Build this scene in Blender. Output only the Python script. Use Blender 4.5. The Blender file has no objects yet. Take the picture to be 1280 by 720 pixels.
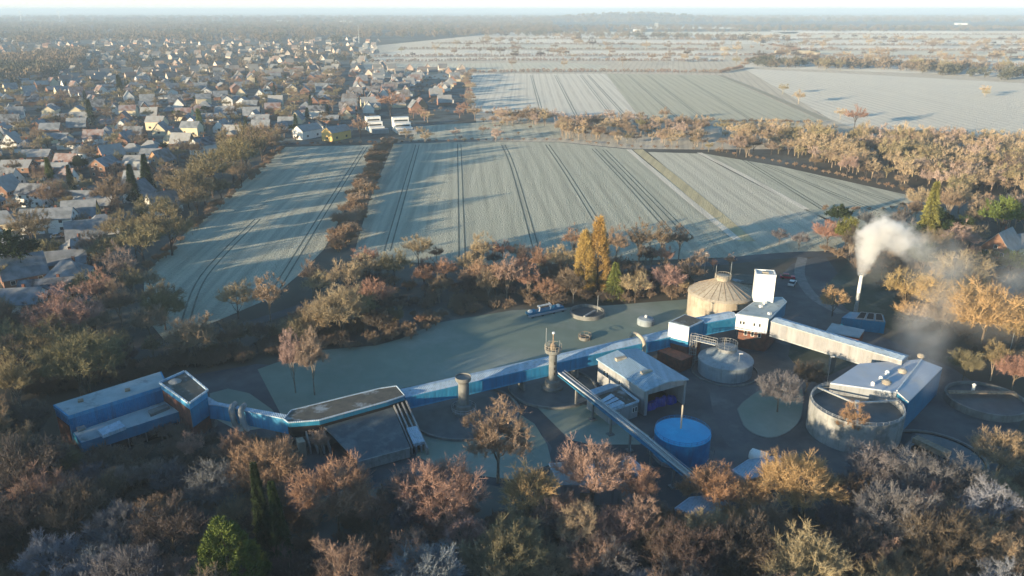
import bpy, math, random
import numpy as np
from mathutils import Vector, Matrix
R = math.radians
rnd = random.Random(7)
C = bpy.data.collections.new("place"); bpy.context.scene.collection.children.link(C)
sc = bpy.context.scene

# ------------------------------------------------------------------ camera
H = 75.0; F = 950.0; PITCH = math.atan(348.0 / F)
cam_d = bpy.data.cameras.new("camera"); cam = bpy.data.objects.new("camera", cam_d)
C.objects.link(cam); sc.camera = cam
cam.location = (0, 0, H); cam.rotation_euler = (math.pi/2 - PITCH, 0, 0)
cam_d.sensor_width = 36; cam_d.lens = 36 * F / 1280.0
cam_d.clip_start = 0.5; cam_d.clip_end = 60000
CP, SP = math.cos(PITCH), math.sin(PITCH)
def P(px, py, z=0.0):
    dx = (px - 640) / F; dy = (360 - py) / F
    v = Vector((dx, CP + dy*SP, -SP + dy*CP))
    t = (z - H) / v.z
    return Vector((v.x*t, v.y*t, z))
def depth(p): return p.y*CP + (H - p.z)*SP
def pix(p):
    d = depth(p)
    return (640 + p.x/d*F, 360 - ((p.y*SP - (H-p.z)*CP)/d)*F)

# ------------------------------------------------------------------ materials
def newmat(name):
    m = bpy.data.materials.new(name); m.use_nodes = True
    nt = m.node_tree; nt.nodes.clear()
    out = nt.nodes.new('ShaderNodeOutputMaterial')
    b = nt.nodes.new('ShaderNodeBsdfPrincipled'); nt.links.new(b.outputs[0], out.inputs[0])
    b.inputs['Specular IOR Level'].default_value = 0.3
    return m, nt, b
def mixrgb(nt, f, a, b, mode='MIX'):
    n = nt.nodes.new('ShaderNodeMix'); n.data_type = 'RGBA'; n.blend_type = mode
    for s, v in ((n.inputs[0], f), (n.inputs[6], a), (n.inputs[7], b)):
        if hasattr(v, 'is_linked') or isinstance(v, bpy.types.NodeSocket): nt.links.new(v, s)
        elif isinstance(v, tuple): s.default_value = (*v[:3], 1)
        else: s.default_value = v
    return n.outputs[2]
def ramp(nt, src, lo, hi, a=0.0, b=1.0):
    n = nt.nodes.new('ShaderNodeMapRange'); nt.links.new(src, n.inputs[0])
    n.inputs[1].default_value = lo; n.inputs[2].default_value = hi
    n.inputs[3].default_value = a; n.inputs[4].default_value = b
    return n.outputs[0]
def noise(nt, scale, detail=4, coord='Object', stretch=None, rot=0.0, rough=0.55):
    tc = nt.nodes.new('ShaderNodeTexCoord'); n = nt.nodes.new('ShaderNodeTexNoise')
    n.inputs['Scale'].default_value = scale; n.inputs['Detail'].default_value = detail; n.inputs['Roughness'].default_value = rough
    src = tc.outputs[coord]
    if stretch:
        mp = nt.nodes.new('ShaderNodeMapping'); mp.inputs['Scale'].default_value = stretch; mp.inputs['Rotation'].default_value = (0, 0, rot)
        nt.links.new(src, mp.inputs[0]); src = mp.outputs[0]
    nt.links.new(src, n.inputs['Vector'])
    return n.outputs['Fac']
STREAKY = {'blue_sheet', 'blue_paint', 'light_blue_fascia', 'blue_tank_paint', 'concrete', 'pale_concrete', 'cream_concrete', 'grey_tank_sheet', 'grey_panel_wall', 'greyish_white_sheet', 'white_panel', 'pale_sheet_roof', 'white_sheet_roof'}
def surf(name, c1, c2=None, scale=1.0, rough=0.8, metal=0.0, bump=0.0, c3=None, s3=0.1, t3=(0.5, 0.65), corr=None, detail=5):
    """mottled two/three colour surface; corr = (frequency per metre, axis) for corrugated sheet"""
    m, nt, b = newmat(name)
    c2 = c2 or tuple(x*0.75 for x in c1)
    n1 = noise(nt, scale, detail)
    col = mixrgb(nt, ramp(nt, n1, 0.35, 0.65), c1, c2)
    if c3:
        n3 = noise(nt, s3, 6, rough=0.65)
        col = mixrgb(nt, ramp(nt, n3, *t3), col, c3)
    if corr:
        tc = nt.nodes.new('ShaderNodeTexCoord'); mp = nt.nodes.new('ShaderNodeMapping')
        mp.inputs['Rotation'].default_value = (0, 0, corr[1]); nt.links.new(tc.outputs['Object'], mp.inputs[0])
        w = nt.nodes.new('ShaderNodeTexWave'); w.inputs['Scale'].default_value = corr[0]; w.bands_direction = 'X'
        nt.links.new(mp.outputs[0], w.inputs['Vector'])
        bp = nt.nodes.new('ShaderNodeBump'); bp.inputs['Strength'].default_value = 0.7; bp.inputs['Distance'].default_value = 0.08
        nt.links.new(w.outputs['Fac'], bp.inputs['Height']); nt.links.new(bp.outputs[0], b.inputs['Normal'])
        # sheets of slightly different age
        ns = noise(nt, 1.0, 2, stretch=(0.7, 0.02, 0.02), rot=corr[1])
        col = mixrgb(nt, ramp(nt, ns, 0.4, 0.6, 0, 0.35), col, tuple(min(1, x*1.5+0.02) for x in c1))
    elif bump:
        bp = nt.nodes.new('ShaderNodeBump'); bp.inputs['Strength'].default_value = bump; bp.inputs['Distance'].default_value = 0.1
        nt.links.new(n1, bp.inputs['Height']); nt.links.new(bp.outputs[0], b.inputs['Normal'])
    if name in STREAKY:     # rain streaks and grime running down the faces
        st = noise(nt, 1.0, 5, stretch=(1.6, 1.6, 0.16)); k_ = 0.7 if 'white' in name else 0.5
        col = mixrgb(nt, ramp(nt, st, 0.5, 0.72, 0, 0.6), col, tuple(x*k_+0.01 for x in (c1[0]*.8+.04, c1[1]*.85+.02, c1[2]*.8)))
    nt.links.new(col, b.inputs['Base Color']) if not isinstance(col, tuple) else None
    b.inputs['Roughness'].default_value = rough; b.inputs['Metallic'].default_value = metal
    return m
def objcol(name, scale=1.0, var=0.35, rough=0.9, transl=0.0, frost=0.0, frostcol=(0.5, 0.52, 0.55)):
    m, nt, b = newmat(name)
    oi = nt.nodes.new('ShaderNodeObjectInfo')
    n1 = noise(nt, scale, 3)
    dark = mixrgb(nt, 1.0, oi.outputs['Color'], (1-var, 1-var, 1-var), 'MULTIPLY')
    col = mixrgb(nt, ramp(nt, n1, 0.35, 0.65), oi.outputs['Color'], dark)
    if frost:
        n2 = noise(nt, scale*0.6, 4)
        col = mixrgb(nt, ramp(nt, n2, 0.4, 0.62, 0, frost), col, frostcol)
    nt.links.new(col, b.inputs['Base Color']); b.inputs['Roughness'].default_value = rough
    b.inputs['Specular IOR Level'].default_value = 0.15
    return m

M = {}
M['crown'] = objcol('twigs', 0.35, 0.35)
M['needle'] = objcol('needles', 0.8, 0.5)
M['bark'] = objcol('bark', 1.5, 0.4)
M['wall'] = objcol('house_wall', 0.5, 0.12)
M['roofc'] = objcol('roof_tiles', 0.6, 0.2, frost=0.6, frostcol=(0.31, 0.33, 0.36))
M['glass'] = surf('window_glass', (0.03, 0.04, 0.05), rough=0.15)
M['frame'] = surf('white_frame', (0.75, 0.75, 0.73), rough=0.5)
M['brick'] = surf('red_brick', (0.20, 0.085, 0.06), (0.13, 0.06, 0.045), 1.2, 0.9, c3=(0.10, 0.07, 0.06), s3=0.6)
M['blue'] = surf('blue_sheet', (0.02, 0.20, 0.40), (0.015, 0.165, 0.35), 0.4, 0.45, corr=(1.1, R(-28)))
M['bluep'] = surf('blue_paint', (0.02, 0.19, 0.34), (0.015, 0.155, 0.29), 0.6, 0.45, c3=(0.06, 0.24, 0.36), s3=0.8, t3=(0.55, 0.75))
M['bluelt'] = surf('light_blue_fascia', (0.07, 0.32, 0.55), (0.05, 0.26, 0.48), 0.8, 0.5)
M['bluetank'] = surf('blue_tank_paint', (0.01, 0.19, 0.42), (0.01, 0.16, 0.36), 0.5, 0.4, c3=(0.02, 0.26, 0.5), s3=0.4)
M['bluetop'] = surf('blue_tank_cover', (0.01, 0.36, 0.66), (0.01, 0.31, 0.6), 0.5, 0.5, c3=(0.02, 0.4, 0.7), s3=0.35)
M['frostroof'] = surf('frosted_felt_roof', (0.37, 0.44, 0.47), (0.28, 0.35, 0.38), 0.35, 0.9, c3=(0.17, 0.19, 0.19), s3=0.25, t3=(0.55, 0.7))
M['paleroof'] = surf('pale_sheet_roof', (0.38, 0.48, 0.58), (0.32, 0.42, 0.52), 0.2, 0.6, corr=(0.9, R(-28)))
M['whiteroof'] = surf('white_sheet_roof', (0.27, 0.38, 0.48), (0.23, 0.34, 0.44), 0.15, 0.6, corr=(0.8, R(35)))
M['gravelroof'] = surf('mossy_gravel_roof', (0.13, 0.12, 0.10), (0.09, 0.09, 0.08), 0.8, 0.95, c3=(0.28, 0.32, 0.34), s3=0.22, t3=(0.52, 0.62))
M['darkroof'] = surf('dark_slate_hall_roof', (0.10, 0.125, 0.14), (0.075, 0.095, 0.11), 0.5, 0.75, c3=(0.15, 0.18, 0.19), s3=0.3)
M['conc'] = surf('concrete', (0.22, 0.225, 0.22), (0.15, 0.155, 0.155), 0.5, 0.9, c3=(0.14, 0.15, 0.13), s3=0.35, t3=(0.55, 0.72))
M['conclt'] = surf('pale_concrete', (0.32, 0.33, 0.33), (0.25, 0.26, 0.27), 0.4, 0.85, c3=(0.17, 0.18, 0.18), s3=0.3)
M['cream'] = surf('cream_concrete', (0.42, 0.38, 0.31), (0.36, 0.32, 0.26), 0.4, 0.85, c3=(0.27, 0.23, 0.185), s3=0.28, t3=(0.5, 0.72))
M['white'] = surf('white_panel', (0.80, 0.80, 0.78), (0.74, 0.74, 0.73), 0.4, 0.5)
M['panelwall'] = surf('grey_panel_wall', (0.30, 0.32, 0.34), (0.25, 0.27, 0.29), 0.4, 0.6, c3=(0.3, 0.31, 0.33), s3=0.4)
M['greywhite'] = surf('greyish_white_sheet', (0.31, 0.31, 0.32), (0.26, 0.265, 0.275), 0.25, 0.5, c3=(0.21, 0.22, 0.235), s3=0.15, corr=(0.9, R(30)))
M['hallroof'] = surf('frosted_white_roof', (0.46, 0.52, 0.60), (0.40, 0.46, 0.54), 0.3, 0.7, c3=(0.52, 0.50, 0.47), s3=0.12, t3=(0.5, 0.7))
M['steel'] = surf('galvanised_steel', (0.45, 0.48, 0.5), (0.35, 0.38, 0.4), 2, 0.45, 0.5)
M['rust'] = surf('weathered_steel', (0.33, 0.27, 0.2), (0.2, 0.15, 0.11), 2, 0.8)
M['greytank'] = surf('grey_tank_sheet', (0.28, 0.33, 0.37), (0.23, 0.28, 0.32), 0.5, 0.6, c3=(0.16, 0.19, 0.21), s3=0.3, t3=(0.55, 0.7))
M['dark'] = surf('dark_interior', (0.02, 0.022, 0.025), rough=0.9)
M['water'] = surf('dark_water', (0.02, 0.03, 0.035), (0.012, 0.02, 0.026), 0.3, 0.12)
M['sludge'] = surf('dark_basin_sludge', (0.11, 0.125, 0.13), (0.075, 0.09, 0.095), 0.4, 0.5)
M['rubber'] = surf('tyre_rubber', (0.02, 0.02, 0.02), rough=0.9)
M['carpaint'] = objcol('car_paint', 0.2, 0.05, 0.3)
M['tarp'] = surf('blue_tarp', (0.02, 0.05, 0.35), (0.01, 0.03, 0.2), 1, 0.5)
M['twigwood'] = surf('woodland_twigs', (0.26, 0.19, 0.14), (0.19, 0.15, 0.10), 0.02, 0.95, c3=(0.22, 0.18, 0.16), s3=0.012)
M['hedge'] = surf('hedge_twigs', (0.29, 0.19, 0.13), (0.22, 0.16, 0.10), 0.12, 0.95, c3=(0.36, 0.28, 0.22), s3=0.05)
# ground sheets
M['ground'] = surf('leafy_ground', (0.075, 0.068, 0.055), (0.11, 0.095, 0.07), 0.03, 0.95, c3=(0.17, 0.185, 0.17), s3=0.006, t3=(0.48, 0.62), detail=8)
M['town'] = surf('garden_ground', (0.07, 0.085, 0.075), (0.14, 0.17, 0.17), 0.03, 0.95, c3=(0.05, 0.05, 0.045), s3=0.045, t3=(0.48, 0.58), detail=8)
M['asphalt'] = surf('asphalt', (0.082, 0.086, 0.09), (0.06, 0.063, 0.067), 0.15, 0.8, c3=(0.15, 0.155, 0.155), s3=0.05, t3=(0.45, 0.7), detail=9)
M['asphalt2'] = surf('worn_asphalt', (0.12, 0.125, 0.13), (0.09, 0.095, 0.10), 0.25, 0.85, c3=(0.17, 0.175, 0.175), s3=0.12, detail=9)
M['lawn'] = surf('frosty_lawn', (0.22, 0.27, 0.22), (0.15, 0.19, 0.15), 0.06, 0.95, c3=(0.34, 0.37, 0.33), s3=0.03, t3=(0.45, 0.7), detail=9)
def fieldmat(name, a, b, rot, frostc, amp=0.5, rows=0.12, sheen=0.34):
    m, nt, bs = newmat(name)
    n1 = noise(nt, 0.02, 6); n2 = noise(nt, 1.0, 4, stretch=(rows*2.2, 0.004, 1), rot=rot, rough=0.7); n3 = noise(nt, 0.5, 6)
    c = mixrgb(nt, ramp(nt, n1, 0.3, 0.7), a, b)
    c = mixrgb(nt, ramp(nt, n2, 0.42, 0.6, 0, amp), c, frostc)
    c = mixrgb(nt, ramp(nt, n2, 0.44, 0.36, 0, amp*.9), c, tuple(x*.5 for x in a))
    c = mixrgb(nt, ramp(nt, n3, 0.35, 0.7, 0, 0.35), c, tuple(x*0.7 for x in a))
    tcw = nt.nodes.new('ShaderNodeTexCoord'); mpw = nt.nodes.new('ShaderNodeMapping'); mpw.inputs['Rotation'].default_value = (0, 0, rot)
    nt.links.new(tcw.outputs['Object'], mpw.inputs[0])
    for per, dk in ((7.5, .55), (2.9, .3)):      # drill rows and bouts, worn through the frost in places
        wv = nt.nodes.new('ShaderNodeTexWave'); wv.bands_direction = 'X'; wv.inputs['Scale'].default_value = 0.314/per
        wv.inputs['Distortion'].default_value = 1.2; wv.inputs['Detail'].default_value = 3; wv.inputs['Detail Scale'].default_value = 0.4
        nt.links.new(mpw.outputs[0], wv.inputs['Vector'])
        ms = nt.nodes.new('ShaderNodeMath'); ms.operation = 'MULTIPLY'; nt.links.new(ramp(nt, wv.outputs['Fac'], 0.62, 0.98, 0, dk), ms.inputs[0]); nt.links.new(ramp(nt, n1, 0.35, 0.55, 0.35, 1.0), ms.inputs[1])
        c = mixrgb(nt, ms.outputs[0], c, tuple(x*.55 for x in a))
    nt.links.new(c, bs.inputs['Base Color']); bs.inputs['Roughness'].default_value = 0.95
    bs.inputs['Sheen Weight'].default_value = sheen; bs.inputs['Sheen Roughness'].default_value = 0.5; bs.inputs['Sheen Tint'].default_value = (1, .97, .9, 1)
    bp = nt.nodes.new('ShaderNodeBump'); bp.inputs['Strength'].default_value = 1.0; bp.inputs['Distance'].default_value = 1.0
    n4 = noise(nt, 1.6, 3); nt.links.new(n4, bp.inputs['Height']); nt.links.new(bp.outputs[0], bs.inputs['Normal'])
    return m
M['field'] = fieldmat('frosted_winter_crop', (0.31, 0.34, 0.26), (0.39, 0.41, 0.32), R(-4), (0.54, 0.54, 0.42))
M['field2'] = fieldmat('frosted_stubble', (0.46, 0.46, 0.36), (0.54, 0.53, 0.43), R(-3), (0.62, 0.60, 0.50))
M['field3'] = fieldmat('green_frosted_crop', (0.34, 0.35, 0.25), (0.40, 0.41, 0.30), R(3), (0.48, 0.47, 0.37), 0.4)
M['field4'] = fieldmat('pale_frosted_meadow', (0.66, 0.62, 0.52), (0.72, 0.68, 0.58), R(1), (0.78, 0.75, 0.66), 0.3)
M['meadow'] = fieldmat('far_frosted_meadow', (0.40, 0.35, 0.27), (0.50, 0.45, 0.36), 0.2, (0.58, 0.54, 0.44), 0.3, 0.03, 0.35)
M['strip'] = fieldmat('dry_grass', (0.60, 0.50, 0.27), (0.50, 0.43, 0.22), 0.3, (0.66, 0.57, 0.34), 0.3, 0.12, 0.2)
M['track'] = surf('bare_wheel_track', (0.19, 0.20, 0.16), (0.10, 0.11, 0.085), 0.25, 0.95)
M['verge'] = surf('rough_dark_grass', (0.075, 0.09, 0.06), (0.05, 0.055, 0.04), 0.15, 0.95, c3=(0.14, 0.15, 0.12), s3=0.07, detail=9)
M['sand'] = surf('sandy_path', (0.5, 0.43, 0.3), (0.42, 0.36, 0.25), 0.3, 0.95)

# ------------------------------------------------------------------ mesh builder
ORG = {}
def link(o): C.objects.link(o); return o
class MB:
    def __init__(s): s.v = []; s.f = []
    def add(s, vs, fs):
        n = len(s.v); s.v += [tuple(v) for v in vs]; s.f += [tuple(i+n for i in f) for f in fs]; return s
    def prism(s, pts, z0, z1, top=None):
        """footprint pts (x,y) extruded from z0 to z1; z may be lists"""
        n = len(pts)
        area = sum(pts[i][0]*pts[(i+1) % n][1]-pts[(i+1) % n][0]*pts[i][1] for i in range(n))
        z0 = z0 if isinstance(z0, (list, tuple)) else [z0]*n; z1 = z1 if isinstance(z1, (list, tuple)) else [z1]*n
        if area < 0: pts = pts[::-1]; z0 = z0[::-1]; z1 = z1[::-1]
        vs = [(p[0], p[1], z) for p, z in zip(pts, z0)] + [(p[0], p[1], z) for p, z in zip(pts, z1)]
        fs = [tuple(range(n))[::-1], tuple(range(n, 2*n))] + [(i, (i+1) % n, n+(i+1) % n, n+i) for i in range(n)]
        return s.add(vs, fs)
    def box(s, c, size, rz=0.0):
        hx, hy = size[0]/2, size[1]/2; co, si = math.cos(rz), math.sin(rz)
        pts = [(c[0]+x*co-y*si, c[1]+x*si+y*co) for x, y in ((-hx, -hy), (hx, -hy), (hx, hy), (-hx, hy))]
        return s.prism(pts, c[2], c[2]+size[2])
    def lathe(s, c, prof, n=40, cap=True):
        """prof = [(r,z)...] around vertical axis at c"""
        vs = []; m = len(prof)
        for r, z in prof:
            for k in range(n):
                a = 2*math.pi*k/n; vs.append((c[0]+r*math.cos(a), c[1]+r*math.sin(a), z))
        fs = []
        for j in range(m-1):
            for k in range(n): fs.append((j*n+k, j*n+(k+1) % n, (j+1)*n+(k+1) % n, (j+1)*n+k))
        if cap: fs.append(tuple(range(n))[::-1]); fs.append(tuple(range((m-1)*n, m*n)))
        return s.add(vs, fs)
    def ring(s, c, r0, r1, z0, z1, n=56):
        return s.lathe(c, [(r0, z0), (r1, z0), (r1, z1), (r0, z1), (r0, z0)], n, cap=False)
    def tube(s, pts, r, n=6):
        pts = [Vector(p) for p in pts]; rr = r if isinstance(r, (list, tuple)) else [r]*len(pts)
        vs = []
        for i, p in enumerate(pts):
            d = (pts[min(i+1, len(pts)-1)] - pts[max(i-1, 0)]).normalized()
            u = d.cross(Vector((0, 0, 1)));
            if u.length < 1e-3: u = Vector((1, 0, 0))
            u.normalize(); w = d.cross(u)
            for k in range(n):
                a = 2*math.pi*k/n; vs.append(p + (u*math.cos(a)+w*math.sin(a))*rr[i])
        fs = [(i*n+k, i*n+(k+1) % n, (i+1)*n+(k+1) % n, (i+1)*n+k) for i in range(len(pts)-1) for k in range(n)]
        fs += [tuple(range(n)), tuple(range((len(pts)-1)*n, len(pts)*n))[::-1]]
        return s.add(vs, fs)
    def wallstrip(s, a, b, z0, z1, t):
        a = Vector(a[:2]); b = Vector(b[:2]); d = (b-a).normalized(); nrm = Vector((-d.y, d.x))*t
        return s.prism([a, b, b+nrm, a+nrm], z0, z1)
    def build(s, name, mat, parent=None, smooth=False, color=None):
        org = ORG.get(parent.name, Vector((0, 0, 0))) if parent else Vector((0, 0, 0))
        loc = Vector((0, 0, 0))
        if not parent and s.v:
            a = np.array(s.v); loc = Vector(((a[:, 0].min()+a[:, 0].max())/2, (a[:, 1].min()+a[:, 1].max())/2, a[:, 2].min()))
            org = loc
        me = bpy.data.meshes.new(name)
        me.from_pydata([(v[0]-org.x, v[1]-org.y, v[2]-org.z) for v in s.v], [], s.f)
        me.materials.append(M[mat] if isinstance(mat, str) else mat)
        if smooth: me.polygons.foreach_set('use_smooth', [True]*len(me.polygons))
        me.validate(); me.update()
        o = link(bpy.data.objects.new(name, me)); o.location = loc
        if parent: o.parent = parent
        ORG[o.name] = org
        if color: o.color = (*color, 1)
        return o
def tag(o, label, cat=None, group=None, kind=None):
    if label: o['label'] = label
    if cat: o['category'] = cat
    if group: o['group'] = group
    if kind: o['kind'] = kind
    return o
def thing(name, loc, label, cat, group=None, rz=0.0):
    o = link(bpy.data.objects.new(name, None)); o.location = loc; o.rotation_euler = (0, 0, rz)
    o.empty_display_size = 0.5
    ORG[o.name] = Vector(loc)
    return tag(o, label, cat, group)
def sheet(name, pxs, z, mat, kind='structure', label=None, world=False, sub=1):
    pts = [tuple(p[:2]) for p in pxs] if world else [P(x, y)[:2] for x, y in pxs]
    mb = MB(); mb.add([(p[0], p[1], z) for p in pts], [tuple(range(len(pts)))])
    a = sum(pts[i][0]*pts[(i+1) % len(pts)][1]-pts[(i+1) % len(pts)][0]*pts[i][1] for i in range(len(pts)))
    if a < 0: mb.f[0] = mb.f[0][::-1]
    o = mb.build(name, mat); o.location.z = z; 
    o['kind'] = kind
    if label: o['label'] = label
    return o
def smoothline(pts, n=6):
    """Catmull-Rom in px"""
    out = []
    for i in range(len(pts)-1):
        p0 = pts[max(i-1, 0)]; p1 = pts[i]; p2 = pts[i+1]; p3 = pts[min(i+2, len(pts)-1)]
        for k in range(n):
            t = k/n
            out.append(tuple(0.5*((2*p1[j])+(-p0[j]+p2[j])*t+(2*p0[j]-5*p1[j]+4*p2[j]-p3[j])*t*t+(-p0[j]+3*p1[j]-3*p2[j]+p3[j])*t**3) for j in range(2)))
    out.append(tuple(pts[-1])); return out
def ribbon(mb, pxs, w, z, off=0.0):
    pts = [Vector(P(x, y)[:2]) for x, y in smoothline(pxs)]
    L = []; Rr = []
    for i, p in enumerate(pts):
        d = (pts[min(i+1, len(pts)-1)]-pts[max(i-1, 0)]).normalized(); n = Vector((-d.y, d.x))
        L.append(p+n*(off+w/2)); Rr.append(p+n*(off-w/2))
    k = len(pts)
    mb.add([(p.x, p.y, z) for p in L]+[(p.x, p.y, z) for p in Rr], [(i+k, i+1+k, i+1, i) for i in range(k-1)])
    return mb
def inpoly(p, poly):
    x, y = p; c = False; n = len(poly)
    for i in range(n):
        x1, y1 = poly[i]; x2, y2 = poly[i-1]
        if (y1 > y) != (y2 > y) and x < (x2-x1)*(y-y1)/(y2-y1)+x1: c = not c
    return c

# ------------------------------------------------------------------ light, sky, air
SUN_EL = 7.0; SUN_DIR = Vector((0.777, 0.629, 0))            # the light travels this way over the ground
w = bpy.data.worlds.new("World"); sc.world = w; w.use_nodes = True
nt = w.node_tree; bg = nt.nodes['Background']
sky = nt.nodes.new('ShaderNodeTexSky'); sky.sky_type = 'NISHITA'; sky.sun_disc = False
sky.sun_elevation = R(SUN_EL); sky.altitude = 50; sky.air_density = 1.0; sky.dust_density = 0.6; sky.ozone_density = 1.5
sx, sy = -SUN_DIR.x, -SUN_DIR.y
sky.sun_rotation = math.atan2(sx, sy)
tc_ = nt.nodes.new('ShaderNodeTexCoord'); sp3 = nt.nodes.new('ShaderNodeSeparateXYZ'); nt.links.new(tc_.outputs['Generated'], sp3.inputs[0])
skc = mixrgb(nt, 1.0, sky.outputs[0], (0.66, 1.0, 1.22), 'MULTIPLY')
skc = mixrgb(nt, ramp(nt, sp3.outputs[2], 0.10, 0.0, 0.0, 0.85), skc, (5.2, 5.2, 4.8))      # bright cream band of air at the horizon
nt.links.new(skc, bg.inputs[0]); bg.inputs[1].default_value = 0.108
sd = bpy.data.lights.new("sun", 'SUN'); so = link(bpy.data.objects.new("sun", sd))
sd.energy = 5.0; sd.angle = R(0.5); sd.color = (1.0, 0.78, 0.50)
tod = Vector((SUN_DIR.x*math.cos(R(SUN_EL)), SUN_DIR.y*math.cos(R(SUN_EL)), -math.sin(R(SUN_EL))))
so.rotation_euler = tod.to_track_quat('-Z', 'Y').to_euler(); so.location = (-200, -200, 150)
vs = sc.view_settings; vs.view_transform = 'Standard'; vs.look = 'None'; vs.gamma = 1; vs.exposure = 1.25
hz = MB(); hz.prism([(-19000, -400), (19000, -400), (19000, 26000), (-19000, 26000)], -1.5, 92)
hm = bpy.data.materials.new('haze'); hm.use_nodes = True; hn = hm.node_tree; hn.nodes.clear()
ho = hn.nodes.new('ShaderNodeOutputMaterial'); hv = hn.nodes.new('ShaderNodeVolumePrincipled')
hv.inputs['Color'].default_value = (0.64, 0.81, 1.0, 1); hv.inputs['Density'].default_value = 0.00017; hv.inputs['Anisotropy'].default_value = 0.0
hn.links.new(hv.outputs[0], ho.inputs['Volume'])
tag(hz.build('haze', hm), 'pale morning haze lying over the whole countryside', None, None, 'stuff')

# ------------------------------------------------------------------ ground
g = MB(); g.prism([(-18000, -350), (18000, -350), (18000, 25000), (-18000, 25000)], -1.2, 0.0)
tag(g.build('ground', 'ground'), 'dark frosted ground reaching to the horizon', None, None, 'structure')
def struct(o, label): o['kind'] = 'structure'; o['label'] = label; return o

TOWN = [(-60, 400), (-60, 96), (120, 92), (330, 88), (425, 80), (585, 84), (575, 150), (520, 172), (440, 178), (348, 182), (300, 205), (235, 250), (190, 300), (150, 345), (110, 385), (40, 405)]
sheet('town_ground', TOWN, 0.02, 'town', label='frosty gardens and verges between the houses')
F1 = [(352, 184), (478, 181), (440, 245), (405, 312), (372, 345), (340, 372), (270, 402), (205, 425), (180, 395), (180, 345), (222, 300), (290, 240)]
F2 = [(492, 180), (600, 177), (700, 178), (787, 187), (935, 300), (905, 322), (640, 332), (440, 326), (462, 250)]
F3 = [(810, 190), (872, 192), (1005, 262), (1045, 278), (980, 306), (945, 306)]
FX = [(905, 322), (935, 300), (1045, 278), (1160, 250), (1185, 262), (1110, 296), (1060, 312), (960, 318), (890, 328)]
F4 = [(880, 192), (975, 208), (1157, 249), (1060, 290), (1008, 262)]
sheet('field', F1, 0.05, 'field', label='frosted field beside the houses, crossed by one pair of wheel tracks')
sheet('field', F2, 0.05, 'field', label='broad frosted field in the middle with six pairs of wheel tracks')
sheet('field', F3, 0.05, 'field2', label='narrow frosted field between two pale grass strips')
sheet('meadow', FX, 0.035, 'field', label='shaded frosted meadow at the foot of the eastern fields')
sheet('field', F4, 0.05, 'field', label='frosted field sloping off beside the belt of pinkish trees')
sheet('field', [(590, 92), (757, 92), (803, 152), (700, 146), (585, 140)], 0.05, 'field4', label='pale frosted field half in blue shadow beyond the estate')
sheet('field', [(757.5, 92), (898, 94), (1028, 152), (804, 152)], 0.05, 'field3', label='grey green striped field beside the sandy path')
sheet('field', [(930, 86), (1060, 92), (1240, 102), (1420, 112), (1420, 172), (1180, 168), (1060, 158), (1040, 150)], 0.05, 'field4', label='large pale field crossed by long tree shadows')
sheet('field', [(520, 158), (600, 153), (700, 156), (700, 172), (600, 174), (515, 176)], 0.05, 'field', label='small shaded paddock beyond the white flat roofed blocks')
tm = MB()
def tram(mb, a, b, mid=None):
    pts = [a, mid, b] if mid else [a, ((a[0]+b[0])/2, (a[1]+b[1])/2), b]
    for off in (-1.0, 1.0): ribbon(mb, pts, 0.5, 0.075, off)
def kind(o, lab): o['kind'] = 'structure'; o['label'] = lab
for a, b, m in [((522, 181), (484, 314), None), ((574, 180), (578, 326), None), ((629, 181), (672, 318), (643, 215)), ((684, 181), (760, 300), (712, 222)),
             ((742, 186), (838, 290), (787, 233)), ((755, 187), (862, 296), (803, 236))]: tram(tm, a, b, m)
kind(tm.build('field_tracks', 'track'), 'pairs of dark wheel tracks across the broad middle field')
tm = MB(); tram(tm, (457, 184), (345, 362), (405, 265)); tram(tm, (322, 274), (232, 402), (255, 345))
kind(tm.build('field_tracks', 'track'), 'dark wheel tracks in the field beside the houses')
tm = MB()
for a, b in [((664, 94), (677, 140)), ((694, 94), (720, 144)), ((726, 94), (768, 148)), ((735, 94), (786, 150)), ((786, 94), (850, 150)), ((810, 94), (880, 150)), ((850, 94), (940, 150))]: tram(tm, a, b)
kind(tm.build('field_tracks', 'track'), 'thin wheel tracks in the two fields beyond the trees')
tm = MB()
for a, b in [((930, 200), (1030, 262)), ((955, 206), (1095, 264)), ((1010, 218), (1128, 256))]: tram(tm, a, b)
kind(tm.build('field_tracks', 'track'), 'curving wheel tracks in the field beside the pinkish tree belt')
mb = MB(); ribbon(mb, [(797, 187), (860, 238), (934, 302)], 6, 0.09); kind(mb.build('grass_strip', 'strip'), 'sunlit yellow grass strip between two frosted fields')
mb = MB(); ribbon(mb, [(786, 187), (846, 238), (922, 300)], 3, 0.12); kind(mb.build('farm_path', 'field4'), 'pale frosted farm path beside the yellow grass strip')
mb = MB(); ribbon(mb, [(874, 191), (935, 222), (1008, 262)], 3, 0.09); kind(mb.build('grass_strip', 'field4'), 'pale frosted strip between the two eastern fields')
mb = MB(); ribbon(mb, [(900, 94), (945, 112), (1032, 150)], 7, 0.09); kind(mb.build('farm_path', 'sand'), 'sandy sunlit path along the striped field')
sheet('far_meadow', [(600, 176.5), (585, 100), (440, 96), (440, 60), (640, 40), (1500, 38), (1700, 190), (1290, 200), (1030, 186), (880, 187), (787, 186), (700, 177.5)], 0.03, 'meadow', label='broad flat frosted meadows between the hedges')
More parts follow.
